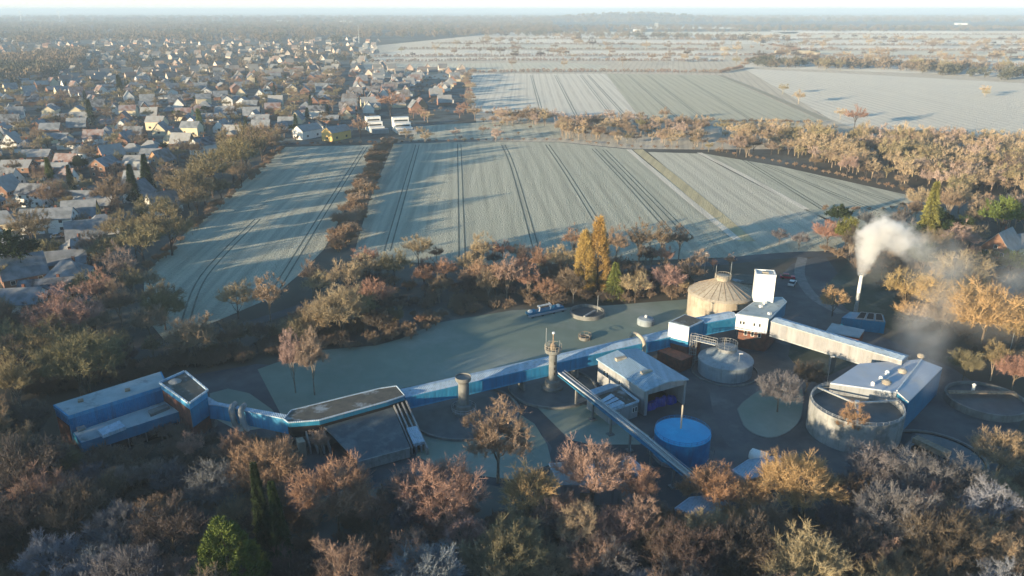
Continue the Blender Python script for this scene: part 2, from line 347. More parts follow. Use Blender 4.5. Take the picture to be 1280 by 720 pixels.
# far patchwork
far = [[(470, 80), (700, 78), (760, 82), (760, 89), (590, 90), (440, 92)], [(480, 72), (900, 70), (905, 76), (600, 75.5), (440, 78)], [(500, 62.5), (905, 64), (950, 69), (800, 69.5), (470, 70.5)],
       [(560, 55.5), (900, 57), (905, 62), (520, 60.5)], [(640, 49), (960, 51), (980, 55), (560, 54)], [(690, 44), (1010, 46), (1000, 49), (650, 48)], [(690, 39.5), (1000, 40), (990, 43.5), (690, 42.5)],
       [(930, 79), (1280, 84), (1400, 92), (1400, 100), (1100, 90), (930, 84)], [(1000, 71), (1290, 75), (1400, 84), (1280, 81), (980, 77)], [(960, 63.5), (1330, 65), (1400, 72), (1290, 73), (1000, 69)],
       [(1000, 57), (1350, 59), (1400, 63), (1000, 62)], [(990, 50), (1350, 51), (1380, 56), (1000, 55.5)], [(1020, 44), (1330, 45), (1360, 49), (1010, 48.5)], [(960, 38), (1200, 38.5), (1220, 42), (980, 42)],
       [(800, 33), (930, 33.5), (930, 36), (780, 36)]]
for i, f in enumerate(far):
    sheet('field', f, 0.06, 'field4' if i % 3 else 'field2', label='far pale frosted field, one of the thin strips below the horizon')['group'] = 'far frosted fields'
# plant ground
LAWN = [(322, 462), (350, 452), (400, 438), (470, 432), (500, 424), (545, 404), (640, 388), (760, 382), (862, 374), (862, 400), (840, 412), (660, 452), (500, 486), (470, 492), (370, 512), (352, 520)]
sheet('lawn', LAWN, 0.05, 'lawn', label='large frosty lawn behind the blue covered bridge')
sheet('yard', [(222, 472), (322, 455), (480, 470), (860, 395), (950, 372), (990, 330), (1030, 318), (1050, 345), (1100, 420), (1190, 460), (1280, 520), (1240, 600), (1000, 640), (860, 640), (640, 610), (560, 600), (400, 620), (340, 560), (250, 540)], 0.03, 'asphalt', label='dark asphalt yard of the treatment plant')
sheet('lawn', [(262, 492), (285, 486), (312, 492), (340, 512), (352, 532), (300, 540), (262, 520)], 0.06, 'lawn', label='rounded patch of frosty grass beside the brick tower')
sheet('lawn', [(668, 506), (700, 500), (760, 512), (812, 545), (800, 556), (740, 556), (712, 550), (692, 530)], 0.06, 'lawn', label='frosty grass below the pipe bridge')
sheet('lawn', [(560, 520), (640, 512), (668, 530), (684, 556), (690, 580), (640, 600), (560, 590), (520, 570), (530, 530)], 0.06, 'lawn', label='frosty grass before the round basins')
for pp_ in ([(885, 470), (985, 500), (920, 560), (893, 520)], [(620, 500), (690, 560), (640, 575), (600, 520)], [(960, 395), (1020, 400), (1000, 430), (965, 425)]):
    sheet('yard_patch', smoothline(pp_+[pp_[0]], 5)[:-1], 0.036, 'asphalt2', label='lighter worn patch of asphalt in the yard')['group'] = 'worn yard patches'
isl = smoothline([(921, 512), (932, 500), (962, 482), (1000, 480), (1002, 520), (985, 541), (958, 548), (932, 536), (921, 512)], 5)[:-1]
sheet('lawn', [(1062, 326), (1120, 322), (1150, 395), (1118, 415), (1060, 388), (1030, 360)], 0.06, 'verge', label='rough dark grass between the chimney and the golden trees')
sheet('lawn', [(990, 425), (1040, 440), (1068, 455), (1035, 470), (1005, 468), (985, 445)], 0.06, 'verge', label='rough dark grass below the pale covered bridge')
k = MB(); k.prism([P(x, y)[:2] for x, y in isl], 0.03, 0.15); struct(k.build('kerb', 'conc'), 'concrete kerb round the grass island')
cx_ = sum(p[0] for p in isl)/len(isl); cy_ = sum(p[1] for p in isl)/len(isl)
sheet('lawn', [(cx_+(x-cx_)*.975, cy_+(y-cy_)*.97) for x, y in isl], 0.16, 'lawn', label='frosty grass island with a kerb in the yard')
mb = MB(); ribbon(mb, [(880, 330), (950, 322), (1010, 318), (1080, 318)], 6, 0.06); struct(mb.build('road', 'asphalt'), 'narrow dark road passing beyond the cream digester')
mb = MB(); ribbon(mb, [(1003, 322), (1000, 345), (1018, 372), (1052, 392)], 3, 0.07); struct(mb.build('path', 'conc'), 'pale curved path by the chimney')
mb = MB(); ribbon(mb, [(-40, 470), (150, 440), (300, 408), (420, 372), (560, 352), (760, 338), (880, 330)], 4, 0.05); struct(mb.build('path', 'asphalt'), 'shaded lane between the fields and the plant')
for pts in ([(-30, 300), (90, 250), (230, 190), (340, 150)], [(-30, 215), (120, 170), (340, 120)], [(60, 395), (120, 300), (150, 200), (200, 120)], [(-30, 150), (200, 110), (420, 95)], [(430, 170), (470, 120), (500, 92)], [(420, 130), (560, 128)], [(250, 230), (290, 140), (300, 100)]):
    mb = MB(); ribbon(mb, pts, 6, 0.05); struct(mb.build('road', 'asphalt'), 'residential street between the houses')['group'] = 'town streets'

#==PLANT==
def base(pxs, z):
    return [P(x, y, z)[:2] for x, y in pxs]
def cen(pts): return Vector((sum(p[0] for p in pts)/len(pts), sum(p[1] for p in pts)/len(pts), 0))
def lerp(a, b, t): return Vector(a)+(Vector(b)-Vector(a))*t
def inset(pts, t):
    c = cen(pts); return [(c.x+(p[0]-c.x)*(1-t), c.y+(p[1]-c.y)*(1-t)) for p in pts]
def face_win(a, b, t0, t1, z0, z1, parent, frame='frame', proud=0.04):
    """a window on the wall face running a->b (outer side to the right of a->b)"""
    a = Vector(a[:2]); b = Vector(b[:2]); d = (b-a); n = Vector((d.y, -d.x)).normalized()
    p, q = a+d*t0, a+d*t1
    f = MB().prism([p+n*0.003, q+n*0.003, q+n*proud, p+n*proud], z0, z1).build('window', frame, parent)
    dd = (q-p).normalized()*0.09
    MB().prism([p+dd+n*(proud+0.002), q-dd+n*(proud+0.002), q-dd+n*(proud+0.02), p+dd+n*(proud+0.02)], z0+0.09, z1-0.09).build('pane', 'glass', f)
    return f

# --- long flat-roofed blue hall, upper and lower blocks
ur = base([(67, 506), (201, 464.5), (209, 481), (85, 520)], 7.0)
t = thing('flat_roofed_hall', cen(ur), 'long blue clad hall with frosted flat roof, taller one behind the low annex', 'hall')
MB().prism(ur, 0, 6.3).build('wall', 'blue', t)
MB().prism(inset(ur, -0.01), 6.3, 7.0).build('fascia', 'bluelt', t)
r_ = MB().prism(inset(ur, 0.02), 7.0, 7.06).build('roof', 'frostroof', t)
for tt, ss in ((0.2, 0.35), (0.62, 0.6)):
    p = lerp(lerp(ur[0], ur[1], tt), lerp(ur[3], ur[2], tt), ss); MB().box((p.x, p.y, 7.06), (0.9, 0.9, 0.35), R(30)).build('roof_vent', 'rust', r_)
MB().prism([lerp(ur[0], ur[3], .08), lerp(ur[0], ur[3], .92), lerp(ur[0], ur[3], .92)+Vector((-.12, -.05)), lerp(ur[0], ur[3], .08)+Vector((-.12, -.05))], 0, 4.8).build('brick_panel', 'brick', t)
lr = base([(91, 541), (214, 499), (231, 512.5), (101, 554)], 4.0)
t = thing('flat_roofed_annex', cen(lr), 'low blue annex with skylights on its frosted roof, standing on pale posts', 'hall')
MB().prism(lr, 2.0, 4.0).build('fascia', 'bluep', t)
MB().prism(inset(lr, 0.02), 4.0, 4.06).build('roof', 'frostroof', t)
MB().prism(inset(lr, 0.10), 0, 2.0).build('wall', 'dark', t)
for k in range(6):
    p = lerp(lerp(lr[3], lr[2], 0.08+0.17*k), lerp(lr[0], lr[1], 0.08+0.17*k), 0.02); MB().tube([(p.x, p.y, 0), (p.x, p.y, 2.0)], 0.12).build('post', 'conclt', t)
def patch(pxs, z0, z1, name, mat, par): return MB().prism(base(pxs, z1), z0, z1).build(name, mat, par)
sk = patch([(122, 537), (149, 525.5), (157, 533), (128, 544)], 4.06, 4.7, 'skylight', 'paleroof', t)
sk = patch([(185, 513), (207, 504.5), (212, 508), (188, 518)], 4.06, 4.6, 'skylight', 'conc', t)
patch([(95, 534), (105, 531), (107, 534), (97, 538)], 4.06, 4.5, 'roof_vent', 'conclt', t)
# --- brick tower with parapet
tr = base([(200, 477), (230.5, 463.5), (258.5, 487), (236, 502.5)], 8.2)
t = thing('brick_tower', cen(tr), 'low square tower of red brick under a blue rimmed mossy flat roof', 'tower')
MB().prism(inset(tr, 0.03), 0, 6.6).build('wall', 'brick', t)
MB().prism(tr, 6.6, 7.9).build('fascia', 'bluelt', t)
ro = MB().prism(inset(tr, 0.05), 7.9, 7.95).build('roof', 'gravelroof', t)
pm = MB()
for i in range(4): 
    a, b = tr[i], tr[(i+1) % 4]; pm.wallstrip(a, b, 7.9, 8.2, -0.3 if i % 2 == 9 else 0.3)
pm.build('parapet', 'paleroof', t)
c0 = P(219, 478, 7.95); MB().lathe(c0, [(1.1, 7.95), (1.2, 8.15), (0.7, 8.5), (0.0, 8.6)], 16, cap=False).build('roof_dome', 'conclt', ro)
MB().prism([tr[3], lerp(tr[3], tr[2], 0.96), lerp(tr[3], tr[2], 0.96)+Vector((0.12, -0.15)), Vector(tr[3])+Vector((0.12, -0.15))], 3.0, 6.58).build('cladding', 'bluep', t)
# --- covered corridor
t = thing('covered_corridor', P(300, 520), 'pale blue covered corridor from the brick tower to the screw pump gallery', 'covered bridge')
a0, a1, a2 = P(244, 503, 5.3), P(274, 506, 5.3), P(362, 524, 5.3)
b0, b1, b2 = P(257.5, 494, 5.3), P(271.5, 502.5, 5.3), P(360, 518.5, 5.3)
MB().prism([a0[:2], a1[:2], a2[:2], b2[:2], b1[:2], b0[:2]], 2.1, 5.1).build('wall', 'bluelt', t)
MB().prism([(a0-Vector((0, .15, 0)))[:2], (a1-Vector((0, .15, 0)))[:2], (a2-Vector((0, .15, 0)))[:2], b2[:2], b1[:2], b0[:2]], 5.1, 5.3).build('roof', 'paleroof', t)
for f in (0.15, 0.5, 0.85):
    q = lerp(a0, a2, f); MB().box((q.x, q.y+1.2, 0), (0.7, 0.9, 2.1), R(-15)).build('pier', 'conc', t)
for f in (0.40, 0.50):
    q = lerp(a0, a2, f)
    MB().tube([(q.x, q.y+1.8, 5.4), (q.x, q.y+.3, 5.7), (q.x+.1, q.y-.6, 5.3), (q.x+.3, q.y-.9, 4.2), (q.x+.6, q.y-1.0, 2.6), (q.x+1.4, q.y-.9, 1.8)], 0.55, 10).build('duct', 'conclt', t, smooth=True)
# --- screw pump gallery + sloping dark roof
gr = base([(364.5, 513.3), (474.6, 486), (495.4, 483), (505.3, 494.4), (483.6, 501.6), (399, 525), (361, 528), (355.4, 524)], 5.8)
t = thing('screw_pump_station', cen(gr), 'pump station with long mossy flat roof, blue fascia and dark sloping hall roof', 'pump station')
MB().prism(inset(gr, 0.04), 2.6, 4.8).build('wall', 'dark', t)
MB().prism(inset(gr, 0.15), 0, 2.6).build('base_wall', 'conc', t)
MB().prism(gr, 4.8, 5.7).build('fascia', 'bluep', t)
MB().prism(inset(gr, 0.01), 5.7, 5.8).build('roof', 'gravelroof', t)
pm = MB()
for i in range(len(gr)): pm.wallstrip(gr[i], gr[(i+1) % len(gr)], 5.7, 5.95, 0.16)
pm.build('parapet', 'paleroof', t)
q = [P(399.7, 528, 4.4), P(489, 503.5, 4.4), P(512.5, 559.5, 2.0), P(447, 577, 2.0)]
d_ = MB(); d_.prism([p[:2] for p in q], [4.1, 4.1, 1.7, 1.7], [4.4, 4.4, 2.0, 2.0]).build('sloping_roof', 'darkroof', t)
s0, s1 = q[3], q[2]
MB().prism([s0[:2], s1[:2], (s1+Vector((-.5, 1.5, 0)))[:2], (s0+Vector((-.5, 1.5, 0)))[:2]], 0, 1.68).build('front_wall', 'conc', t)
MB().prism([(s0+Vector((0, -.3, 0)))[:2], (s1+Vector((0, -.3, 0)))[:2], (s1+Vector((0, -.02, 0)))[:2], (s0+Vector((0, -.02, 0)))[:2]], 0.2, 2.1).build('gutter', 'conclt', t)
MB().prism([(q[1]+Vector((-.2, 0, 0)))[:2], (q[2]+Vector((-.3, 0, 0)))[:2], (q[2]+Vector((-.7, 0, 0)))[:2], (q[1]+Vector((-.6, 0, 0)))[:2]], 0, [4.09, 1.69, 1.69, 4.09]).build('side_wall', 'conc', t)
# trough walls, four each side
for (xa, xb) in [((489.5, 502.6), (514, 560)), ((494, 501.2), (519.5, 559)), ((499.5, 499.6), (526, 558)), ((505, 498), (533.5, 561)), ((379, 530), (387, 560)), ((385, 528.5), (396, 560)), ((391, 527), (404, 560)), ((398, 525.5), (412, 560))]:
    a = P(*xa, 4.6); b = P(*xb, 1.3)
    MB().prism([a[:2], b[:2], (b+Vector((.28, .08, 0)))[:2], (a+Vector((.28, .08, 0)))[:2]], [3.6, 0, 0, 3.6], [4.75, 1.4, 1.4, 4.75]).build('trough_wall', 'conclt', t)
for k, (xa, xb) in enumerate([((492, 502), (517, 558)), ((497, 500), (523, 558)), ((502.5, 499), (530, 559))]):
    a = P(*xa, 3.4); b = P(*xb, .7); MB().tube([a, b], 0.6, 10).build('pump_screw', 'rust', t)
a, b, c, d = P(508, 535, 2.9), P(521, 532.5, 2.9), P(531, 552, 1.8), P(517, 555, 1.8)
MB().prism([a[:2], b[:2], c[:2], d[:2]], [2.6, 2.6, 1.3, 1.3], [2.95, 2.95, 1.85, 1.85]).build('trough_cover', 'paleroof', t)
patch([(370, 548), (378, 546), (382, 552), (373, 554)], 0, 3.0, 'hatch', 'cream', t)

# --- long covered bridge
def bridge(pa, pb, zt, zb, wid, name, label, wallm, roofm, ridge=0.45, eave='bluelt', zta=None):
    a, b = P(*pa, zt), P(*pb, zt); d = (b-a); L = d.length; d.normalize(); n = Vector((-d.y, d.x, 0))
    t = thing(name, (a+b)/2*1 - Vector((0, 0, zt)), label, 'covered bridge')
    MB().prism([a[:2], b[:2], (b+n*wid)[:2], (a+n*wid)[:2]], zb, zt-.25).build('wall', wallm, t)
    vs = []
    for p in (a, b):
        for o, z in ((-.2, zt-.25), (-.2, zt-.05), (wid*.5, zt+ridge), (wid+.2, zt-.05), (wid+.2, zt-.25)):
            q = p+n*o; vs.append((q.x, q.y, z))
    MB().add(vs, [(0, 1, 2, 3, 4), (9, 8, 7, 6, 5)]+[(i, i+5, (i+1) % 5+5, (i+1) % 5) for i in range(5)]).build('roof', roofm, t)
    MB().prism([(a-n*.06)[:2], (b-n*.06)[:2], (b-n*.003)[:2], (a-n*.003)[:2]], zb, zb+.3).build('lower_beam', eave, t)
    MB().prism([(a-n*.25)[:2], (b-n*.25)[:2], (b-n*.203)[:2], (a-n*.203)[:2]], zt-.25, zt-.02).build('gutter', eave, t)
    m = int(L/11)
    for k in range(1, m):
        p = a+d*(L*k/m)+n*wid/2
        MB().box((p.x, p.y, 0), (0.5, wid*.8, zb), math.atan2(d.y, d.x)).build('pier', 'conc', t)
    return t, a, b, d, n
t, ba, bb, bd, bn = bridge((506, 496), (846, 418.5), 5.2, 2.4, 3.3, 'covered_bridge', 'long blue corrugated covered bridge with pale roof, running past both round columns', 'blue', 'paleroof')
a_ = P(818, 424.5, 5.2)
MB().prism([(a_-bn*.03)[:2], (bb-bn*.03)[:2], (bb-bn*.004)[:2], (a_-bn*.004)[:2]], 2.75, 4.9).build('pale_cladding', 'panelwall', t)
# hoop over the bridge
hp = P(803, 428, 5.2)+bn*0
t2 = thing('duct_hoop', (hp.x, hp.y, 0), 'cream concrete duct arching over the long blue bridge', 'duct')
pts = []
for k in range(13):
    a = math.pi*k/12; off = -0.9 + (wd := 2.7)*(1-math.cos(a)); pts.append((hp+bn*off).to_tuple()[:2]+(3.4+3.0*math.sin(a)**0.5 if 0 < k < 12 else 0.0,))
MB().tube(pts, 0.42, 8).build('duct', 'cream', t2, smooth=True)
# --- transfer tower
tt = base([(836.3, 402.5), (856, 393), (880, 400.3), (861.7, 408.5)], 8.6)
t = thing('transfer_tower', cen(tt), 'square transfer tower with one white side and blue sides on a red brick base', 'tower')
MB().prism(tt, 3.6, 8.3).build('wall', 'bluep', t)
MB().prism(inset(tt, 0.06), 0, 3.6).build('brick_base', 'brick', t)
MB().prism(inset(tt, -0.02), 8.3, 8.6).build('roof', 'paleroof', t)
MB().prism(inset(tt, 0.08), 8.601, 8.65).build('roof_felt', 'gravelroof', t)
a, b = Vector(tt[0]), Vector(tt[3]); n = Vector(((b-a).y, -(b-a).x)).normalized()
MB().prism([a, b, b+n*.1, a+n*.1], 5.0, 8.29).build('white_cladding', 'white', t)
MB().prism(base([(822, 438), (836, 434), (866, 445), (852, 451)], 2.8), 0, 2.8).build('brick_annex', 'brick', t)
# --- second short bridge
t, *_ = bridge((880, 403.5), (923, 395.5), 8.0, 4.8, 3.4, 'covered_bridge', 'short blue covered bridge beside the cream digester', 'bluep', 'paleroof')
# --- head building C and white silo
cr = base([(919.5, 392.5), (941.6, 377.2), (970, 371), (978, 371), (983.6, 376.5), (965, 395.6), (960.7, 398.6)], 8.8)
t = thing('sludge_house', cen(cr), 'raised white clad head building on brick, carrying the bright white box', 'building')
MB().prism(inset(cr, 0.03), 5.2, 8.4).build('wall', 'bluep', t)
MB().prism(cr, 8.4, 8.75).build('roof_rim', 'white', t)
MB().prism(inset(cr, 0.06), 8.75, 8.8).build('roof', 'frostroof', t)
MB().prism(inset(cr, 0.15), 0, 5.2).build('brick_base', 'brick', t)
ci = inset(cr, 0.03)
a, b = Vector(ci[0]), Vector(ci[6]); n = Vector(((b-a).y, -(b-a).x)).normalized()
MB().prism([a+n*.004, b+n*.004, b+n*.1, a+n*.1], 5.0, 8.39).build('white_cladding', 'white', t)
for k in (0.12, 0.22, 0.55, 0.72): face_win(a+n*.1, b+n*.1, k, k+.08, 6.4, 7.3, t)
bi = inset(cr, 0.15); a, b = Vector(bi[0]), Vector(bi[6])
for k in (0.2, 0.45, 0.7):
    face_win(a, b, k, k+.12, 3.4, 4.6, t)
for (px, py) in ((951, 384), (956, 380), (962, 393)):
    p = P(px, py, 8.8); MB().box((p.x, p.y, 8.8), (0.7, 0.6, 0.5), .4).build('roof_vent', 'white', t)
p = P(921, 416, 1); MB().tube([(p.x, p.y, 0), (p.x, p.y, 6.5)], 0.09).build('downpipe', 'cream', t)
sb = [P(943.5, 377.5, 8.82), P(967.3, 378, 8.82)]; dv = (sb[1]-sb[0]).normalized(); nv = Vector((-dv.y, dv.x, 0)); ang = math.atan2(dv.y, dv.x)+R(-8)
c_ = (sb[0]+sb[1])/2+nv*2.0; W_ = (sb[1]-sb[0]).length
t = thing('silo_box', (c_.x, c_.y, 8.82), 'bright white windowless box tower standing on the head building roof', 'silo')
MB().box((c_.x, c_.y, 8.82), (W_, 3.9, 6.5), ang).build('wall', 'white', t)
pm = MB(); 
for (ox, oy, lx, ly) in ((0, 1.85, W_+.1, .25), (0, -1.85, W_+.1, .25), (W_/2-.08, 0, .25, 3.45), (-W_/2+.08, 0, .25, 3.45)):
    co, si = math.cos(ang), math.sin(ang); pm.box((c_.x+ox*co-oy*si, c_.y+ox*si+oy*co, 15.33), (lx, ly, .5), ang)
pm.build('parapet', 'white', t)
MB().box((c_.x, c_.y, 15.33), (1.4, 1.2, .6), ang).build('roof_hatch', 'cream', t)
# --- cream digester
dc = P(899, 393)
t = thing('digester', dc, 'big round cream digester with cone roof, lit by the sun', 'digester tank')
MB().lathe(dc, [(8.4, 0), (8.4, 6.0)], 64).build('wall', 'cream', t, smooth=False)
MB().lathe(dc, [(8.55, 6.0), (8.55, 6.25), (8.0, 6.7), (1.7, 9.6), (1.7, 9.62)], 64).build('roof', 'rust' if 0 else 'cream', t)
sm = MB()
for k in range(26):
    a = 2*math.pi*k/26; ca, sa = math.cos(a), math.sin(a)
    sm.tube([(dc.x+8.0*ca, dc.y+8.0*sa, 6.74), (dc.x+1.8*ca, dc.y+1.8*sa, 9.6)], 0.07, 4)
sm.build('roof_seams', 'rust', t)
rg = MB().lathe(dc, [(1.6, 9.6), (1.6, 10.8)], 24).build('top_ring', 'cream', t)
def railing(c, r, z, h, nm, par, mat='steel', n=20):
    m = MB()
    for k in range(n):
        a = 2*math.pi*k/n; m.tube([(c[0]+r*math.cos(a), c[1]+r*math.sin(a), z), (c[0]+r*math.cos(a), c[1]+r*math.sin(a), z+h)], 0.035, 4)
    for zz in (z+h, z+h*.5): m.tube([(c[0]+r*math.cos(2*math.pi*k/32), c[1]+r*math.sin(2*math.pi*k/32), zz) for k in range(33)], 0.04, 4)
    return m.build(nm, mat, par)
railing(dc, 2.0, 10.0, 1.2, 'railing', t, 'cream')
for dx, hh in ((-1.9, 13.5), (1.9, 14.5)): MB().tube([(dc.x+dx, dc.y, 9), (dc.x+dx, dc.y, hh)], 0.05, 5).build('mast', 'steel', t)
dbp = (P(906, 392)-dc); an = math.atan2(-1, 0.35)
dm = MB(); dm.box((dc.x+math.cos(an)*8.3, dc.y+math.sin(an)*8.3, 2.4), (1.0, 4.2, 2.0), an); dm.build('hatch_opening', 'dark', t)
# building behind the digester
bb_ = base([(908, 351), (921, 341), (944, 342), (946, 353)], 6.5)
bb_ = [bb_[0], bb_[1], bb_[2], bb_[3]]
bb2 = base([(906, 352), (920, 342), (966, 345), (958, 356)], 6.6)
t = thing('service_building', cen(bb2), 'cream flat roofed building tucked behind the digester', 'building')
MB().prism(bb2, 0, 6.3).build('wall', 'cream', t)
MB().prism(inset(bb2, -0.02), 6.3, 6.6).build('roof', 'gravelroof', t)
a, b = Vector(bb2[0]), Vector(bb2[3]); 
for k in (0.3, 0.5, 0.7): face_win(a, b, k, k+.08, 3.8, 5.0, t)
# --- grey round tank
gc = P(905.5, 464.5)
t = thing('round_tank', gc, 'grey round tank with low cone roof and railed walkway, inside its kerb', 'tank')
MB().lathe(gc, [(5.8, 0), (5.8, 3.1)], 56).build('wall', 'greytank', t)
MB().lathe(gc, [(5.95, 3.1), (5.9, 3.3), (2.1, 5.2), (2.1, 5.22)], 56).build('roof', 'greytank', t)
MB().lathe(gc, [(2.1, 5.2), (2.1, 5.9), (2.3, 5.9), (2.3, 6.05)], 28).build('top_platform', 'conclt', t)
railing(gc, 2.2, 6.05, 1.1, 'railing', t, 'conclt', 18)
MB().ring(gc, 7.0, 7.25, 0, 0.35).build('kerb_ring', 'conc', t)
wk = MB(); w0 = gc+Vector((-2.0, 1.4, 0)); w1 = gc+Vector((-6.3, 4.2, 0)); wd_ = (w1-w0).normalized(); wn = Vector((-wd_.y, wd_.x, 0))
wk.prism([(w0+wn*.6)[:2], (w0-wn*.6)[:2], (w1-wn*.6)[:2], (w1+wn*.6)[:2]], 5.85, 6.0).build('walkway', 'steel', t)
rl = MB()
for s_ in (-.6, .6):
    for zz in (6.5, 7.1): rl.tube([w0+wn*s_+Vector((0, 0, zz)), w1+wn*s_+Vector((0, 0, zz))], 0.05, 4)
    for k in range(7): p = lerp(w0, w1, k/6)+wn*s_; rl.tube([(p.x, p.y, 5.95), (p.x, p.y, 7.1)], 0.04, 4)
rl.build('walkway_railing', 'conclt', t)
cg = MB()
for j in range(5):
    z0_ = 1.0+j*1.5; cg.tube([(w1.x+.8*math.cos(a), w1.y+.8*math.sin(a), z0_) for a in [2*math.pi*k/14 for k in range(15)]], 0.05, 4)
for k in range(6): a = 2*math.pi*k/6; cg.tube([(w1.x+.8*math.cos(a), w1.y+.8*math.sin(a), 0), (w1.x+.8*math.cos(a), w1.y+.8*math.sin(a), 7.2)], 0.05, 4)
cg.build('ladder_cage', 'conclt', t)
MB().tube([(gc.x-.6, gc.y, 6), (gc.x-.6, gc.y, 8.2)], 0.06, 5).build('mast', 'cream', t)
# --- white gabled hall with open front
def gabled(pts, ze, zr, label, name, wallm, roofm, ridge_px=None):
    """pts: [far-left, far-right, near-right, near-left] eave corners; ridge runs far->near halfway"""
    t = thing(name, cen(pts), label, 'hall'); f0, f1, n1, n0 = [Vector(p) for p in pts]
    rf, rn = (f0+f1)/2, (n0+n1)/2
    return t, f0, f1, n1, n0, rf, rn
hpts = base([(747.7, 449.5), (797, 437), (858.5, 474.5), (807, 488.5)], 5.6)
t, f0, f1, n1, n0, rf, rn = gabled(hpts, 5.6, 6.5, 'white open fronted hall with pale shallow gabled roof and blue tarpaulins inside', 'open_fronted_hall', 0, 0)
zr = 6.3; ze = 5.5; th = .35
wm = MB()
wm.wallstrip(n0, f0, 0, ze, -th); wm.wallstrip(f0, f1, 0, ze, -th); wm.wallstrip(f1, n1, 0, ze, -th)
wm.build('wall', 'panelwall', t)
u = (n1-n0); back = (f0-n0).normalized()*.35
for lo, hi in ((0, .07), (.95, 1)): MB().prism([n0+u*lo, n0+u*hi, n0+u*hi+back, n0+u*lo+back], 0, 4.59).build('front_post', 'panelwall', t)
gb = MB(); gb.add([(n0.x, n0.y, 4.6), (n1.x, n1.y, 4.6), (n1.x, n1.y, ze), (rn.x, rn.y, zr-.02), (n0.x, n0.y, ze)]+[(p.x+back.x, p.y+back.y, z) for p, z in ((n0, 4.6), (n1, 4.6), (n1, ze), (rn, zr-.02), (n0, ze))],
       [(0, 1, 2, 3, 4), (9, 8, 7, 6, 5)]+[(i, i+5, (i+1) % 5+5, (i+1) % 5) for i in range(5)])
gb.build('gable', 'panelwall', t)
ov = (n0-f0).normalized()*.3; ou = u.normalized()*.3
rm = MB(); vs_ = []
for e, s_ in ((f0-ou-ov, 0), (rf-ov, 1), (f1+ou-ov, 0), (n1+ou+ov, 0), (rn+ov, 1), (n0-ou+ov, 0)):
    z = zr if s_ else ze; vs_ += [(e.x, e.y, z+.25), (e.x, e.y, z)]
rm.add(vs_, [(0, 2, 8, 10), (2, 4, 6, 8), (1, 11, 9, 3), (3, 9, 7, 5), (10, 8, 9, 11), (8, 6, 7, 9), (0, 10, 11, 1), (4, 5, 7, 6), (0, 1, 3, 2), (2, 3, 5, 4)])
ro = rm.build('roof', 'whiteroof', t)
for (px, py) in ((776, 449), (808, 466)):
    p = P(px, py, 6.3); MB().box((p.x, p.y, 6.0), (2.4, .9, .75), R(25)).build('ridge_vent', 'cream', ro)
for k0, k1 in ((0.13, .17), (0.20, .24), (.46, .50)): face_win(f0, n0, k0, k1, 2.8, 4.2, t)
MB().prism([f0+(n0-f0)*.70+Vector((-.06, -.03)), f0+(n0-f0)*.705+Vector((-.06, -.03)), f0+(n0-f0)*.705, f0+(n0-f0)*.70], 0, 5.3).build('downpipe', 'steel', t)
ft = thing('tarpaulin_heap', ((n0+n1)/2).to_3d()+(f0-n0).normalized().to_3d()*2.5, 'heap of dark blue tarpaulin sheets stored inside the open hall', 'tarpaulins')
tm_ = MB()
for k in range(9):
    p = n0+u*(.14+.09*k)+(f0-n0).normalized()*(1.8+rnd.random()*1.2); tm_.lathe((p.x, p.y), [(.9, .05), (.8, .7), (.5, 1.2+rnd.random()*.5), (.05, 1.4+rnd.random()*.4)], 8)
tm_.build('tarpaulin', 'tarp', ft)
# --- small annex with skylight
ap = base([(742, 494), (775, 483.5), (798, 500.5), (765, 512)], 3.6)
t = thing('control_building', cen(ap), 'small grey building with parapet roof and striped skylight beside the open hall', 'building')
MB().prism(ap, 0, 3.3).build('wall', 'panelwall', t)
MB().prism(inset(ap, .06), 3.3, 3.34).build('roof', 'gravelroof', t)
pm = MB()
for i in range(4): pm.wallstrip(ap[i], ap[(i+1) % 4], 3.3, 3.65, -.25 if False else .25)
pm.build('parapet', 'paleroof', t)
skp = base([(751, 500), (764, 493), (781, 504), (763, 509.5)], 4.1)
sk = MB().prism(skp, [3.34]*4, [4.1, 4.3, 4.1, 3.9]).build('skylight', 'paleroof', t)
for k in (.33, .66):
    a, b = lerp(skp[0], skp[3], k), lerp(skp[1], skp[2], k); MB().tube([(a.x, a.y, 4.1), (b.x, b.y, 4.3)], .07, 4).build('glazing_bar', 'dark', sk)
wp = base([(734, 489), (762, 479.8), (776, 481.5), (742, 494)], 3.9)
MB().prism(wp, 0, 3.9).build('wing', 'panelwall', t); MB().prism(inset(wp, -.02), 3.9, 4.0).build('wing_roof', 'whiteroof', t)
face_win(ap[3], ap[2], .78, .86, 1.3, 2.4, t); face_win(ap[3], ap[2], .88, .96, 1.3, 2.4, t); face_win(ap[3], ap[2], .2, .3, 1.3, 2.4, t)
# --- pipe bridge
pa, pb_, pc = P(701, 466, 4.6), P(800, 542, 4.6), P(874, 604, 4.6)
t = thing('pipe_bridge', (pb_.x, pb_.y, 0), 'slim steel pipe bridge slanting from the railed column past the blue tank', 'pipe bridge')
d = (pc-pa).normalized(); n = Vector((-d.y, d.x, 0))
for o, r_ in ((-.45, .2), (.45, .2), (0, .12)): MB().tube([pa+n*o, pb_+n*o, pc+n*o], r_, 8).build('pipe', 'steel', t, smooth=True)
MB().prism([(pa+n*.8)[:2], (pa-n*.8)[:2], (pc-n*.8)[:2], (pc+n*.8)[:2]], 4.15, 4.3).build('deck', 'bluep', t)
rl = MB(); rl.tube([pa+n*.8+Vector((0, 0, .4)), pc+n*.8+Vector((0, 0, .4))], .05, 4); rl.tube([pa-n*.8+Vector((0, 0, .4)), pc-n*.8+Vector((0, 0, .4))], .05, 4); rl.build('edge_rail', 'steel', t)
L = (pc-pa).length
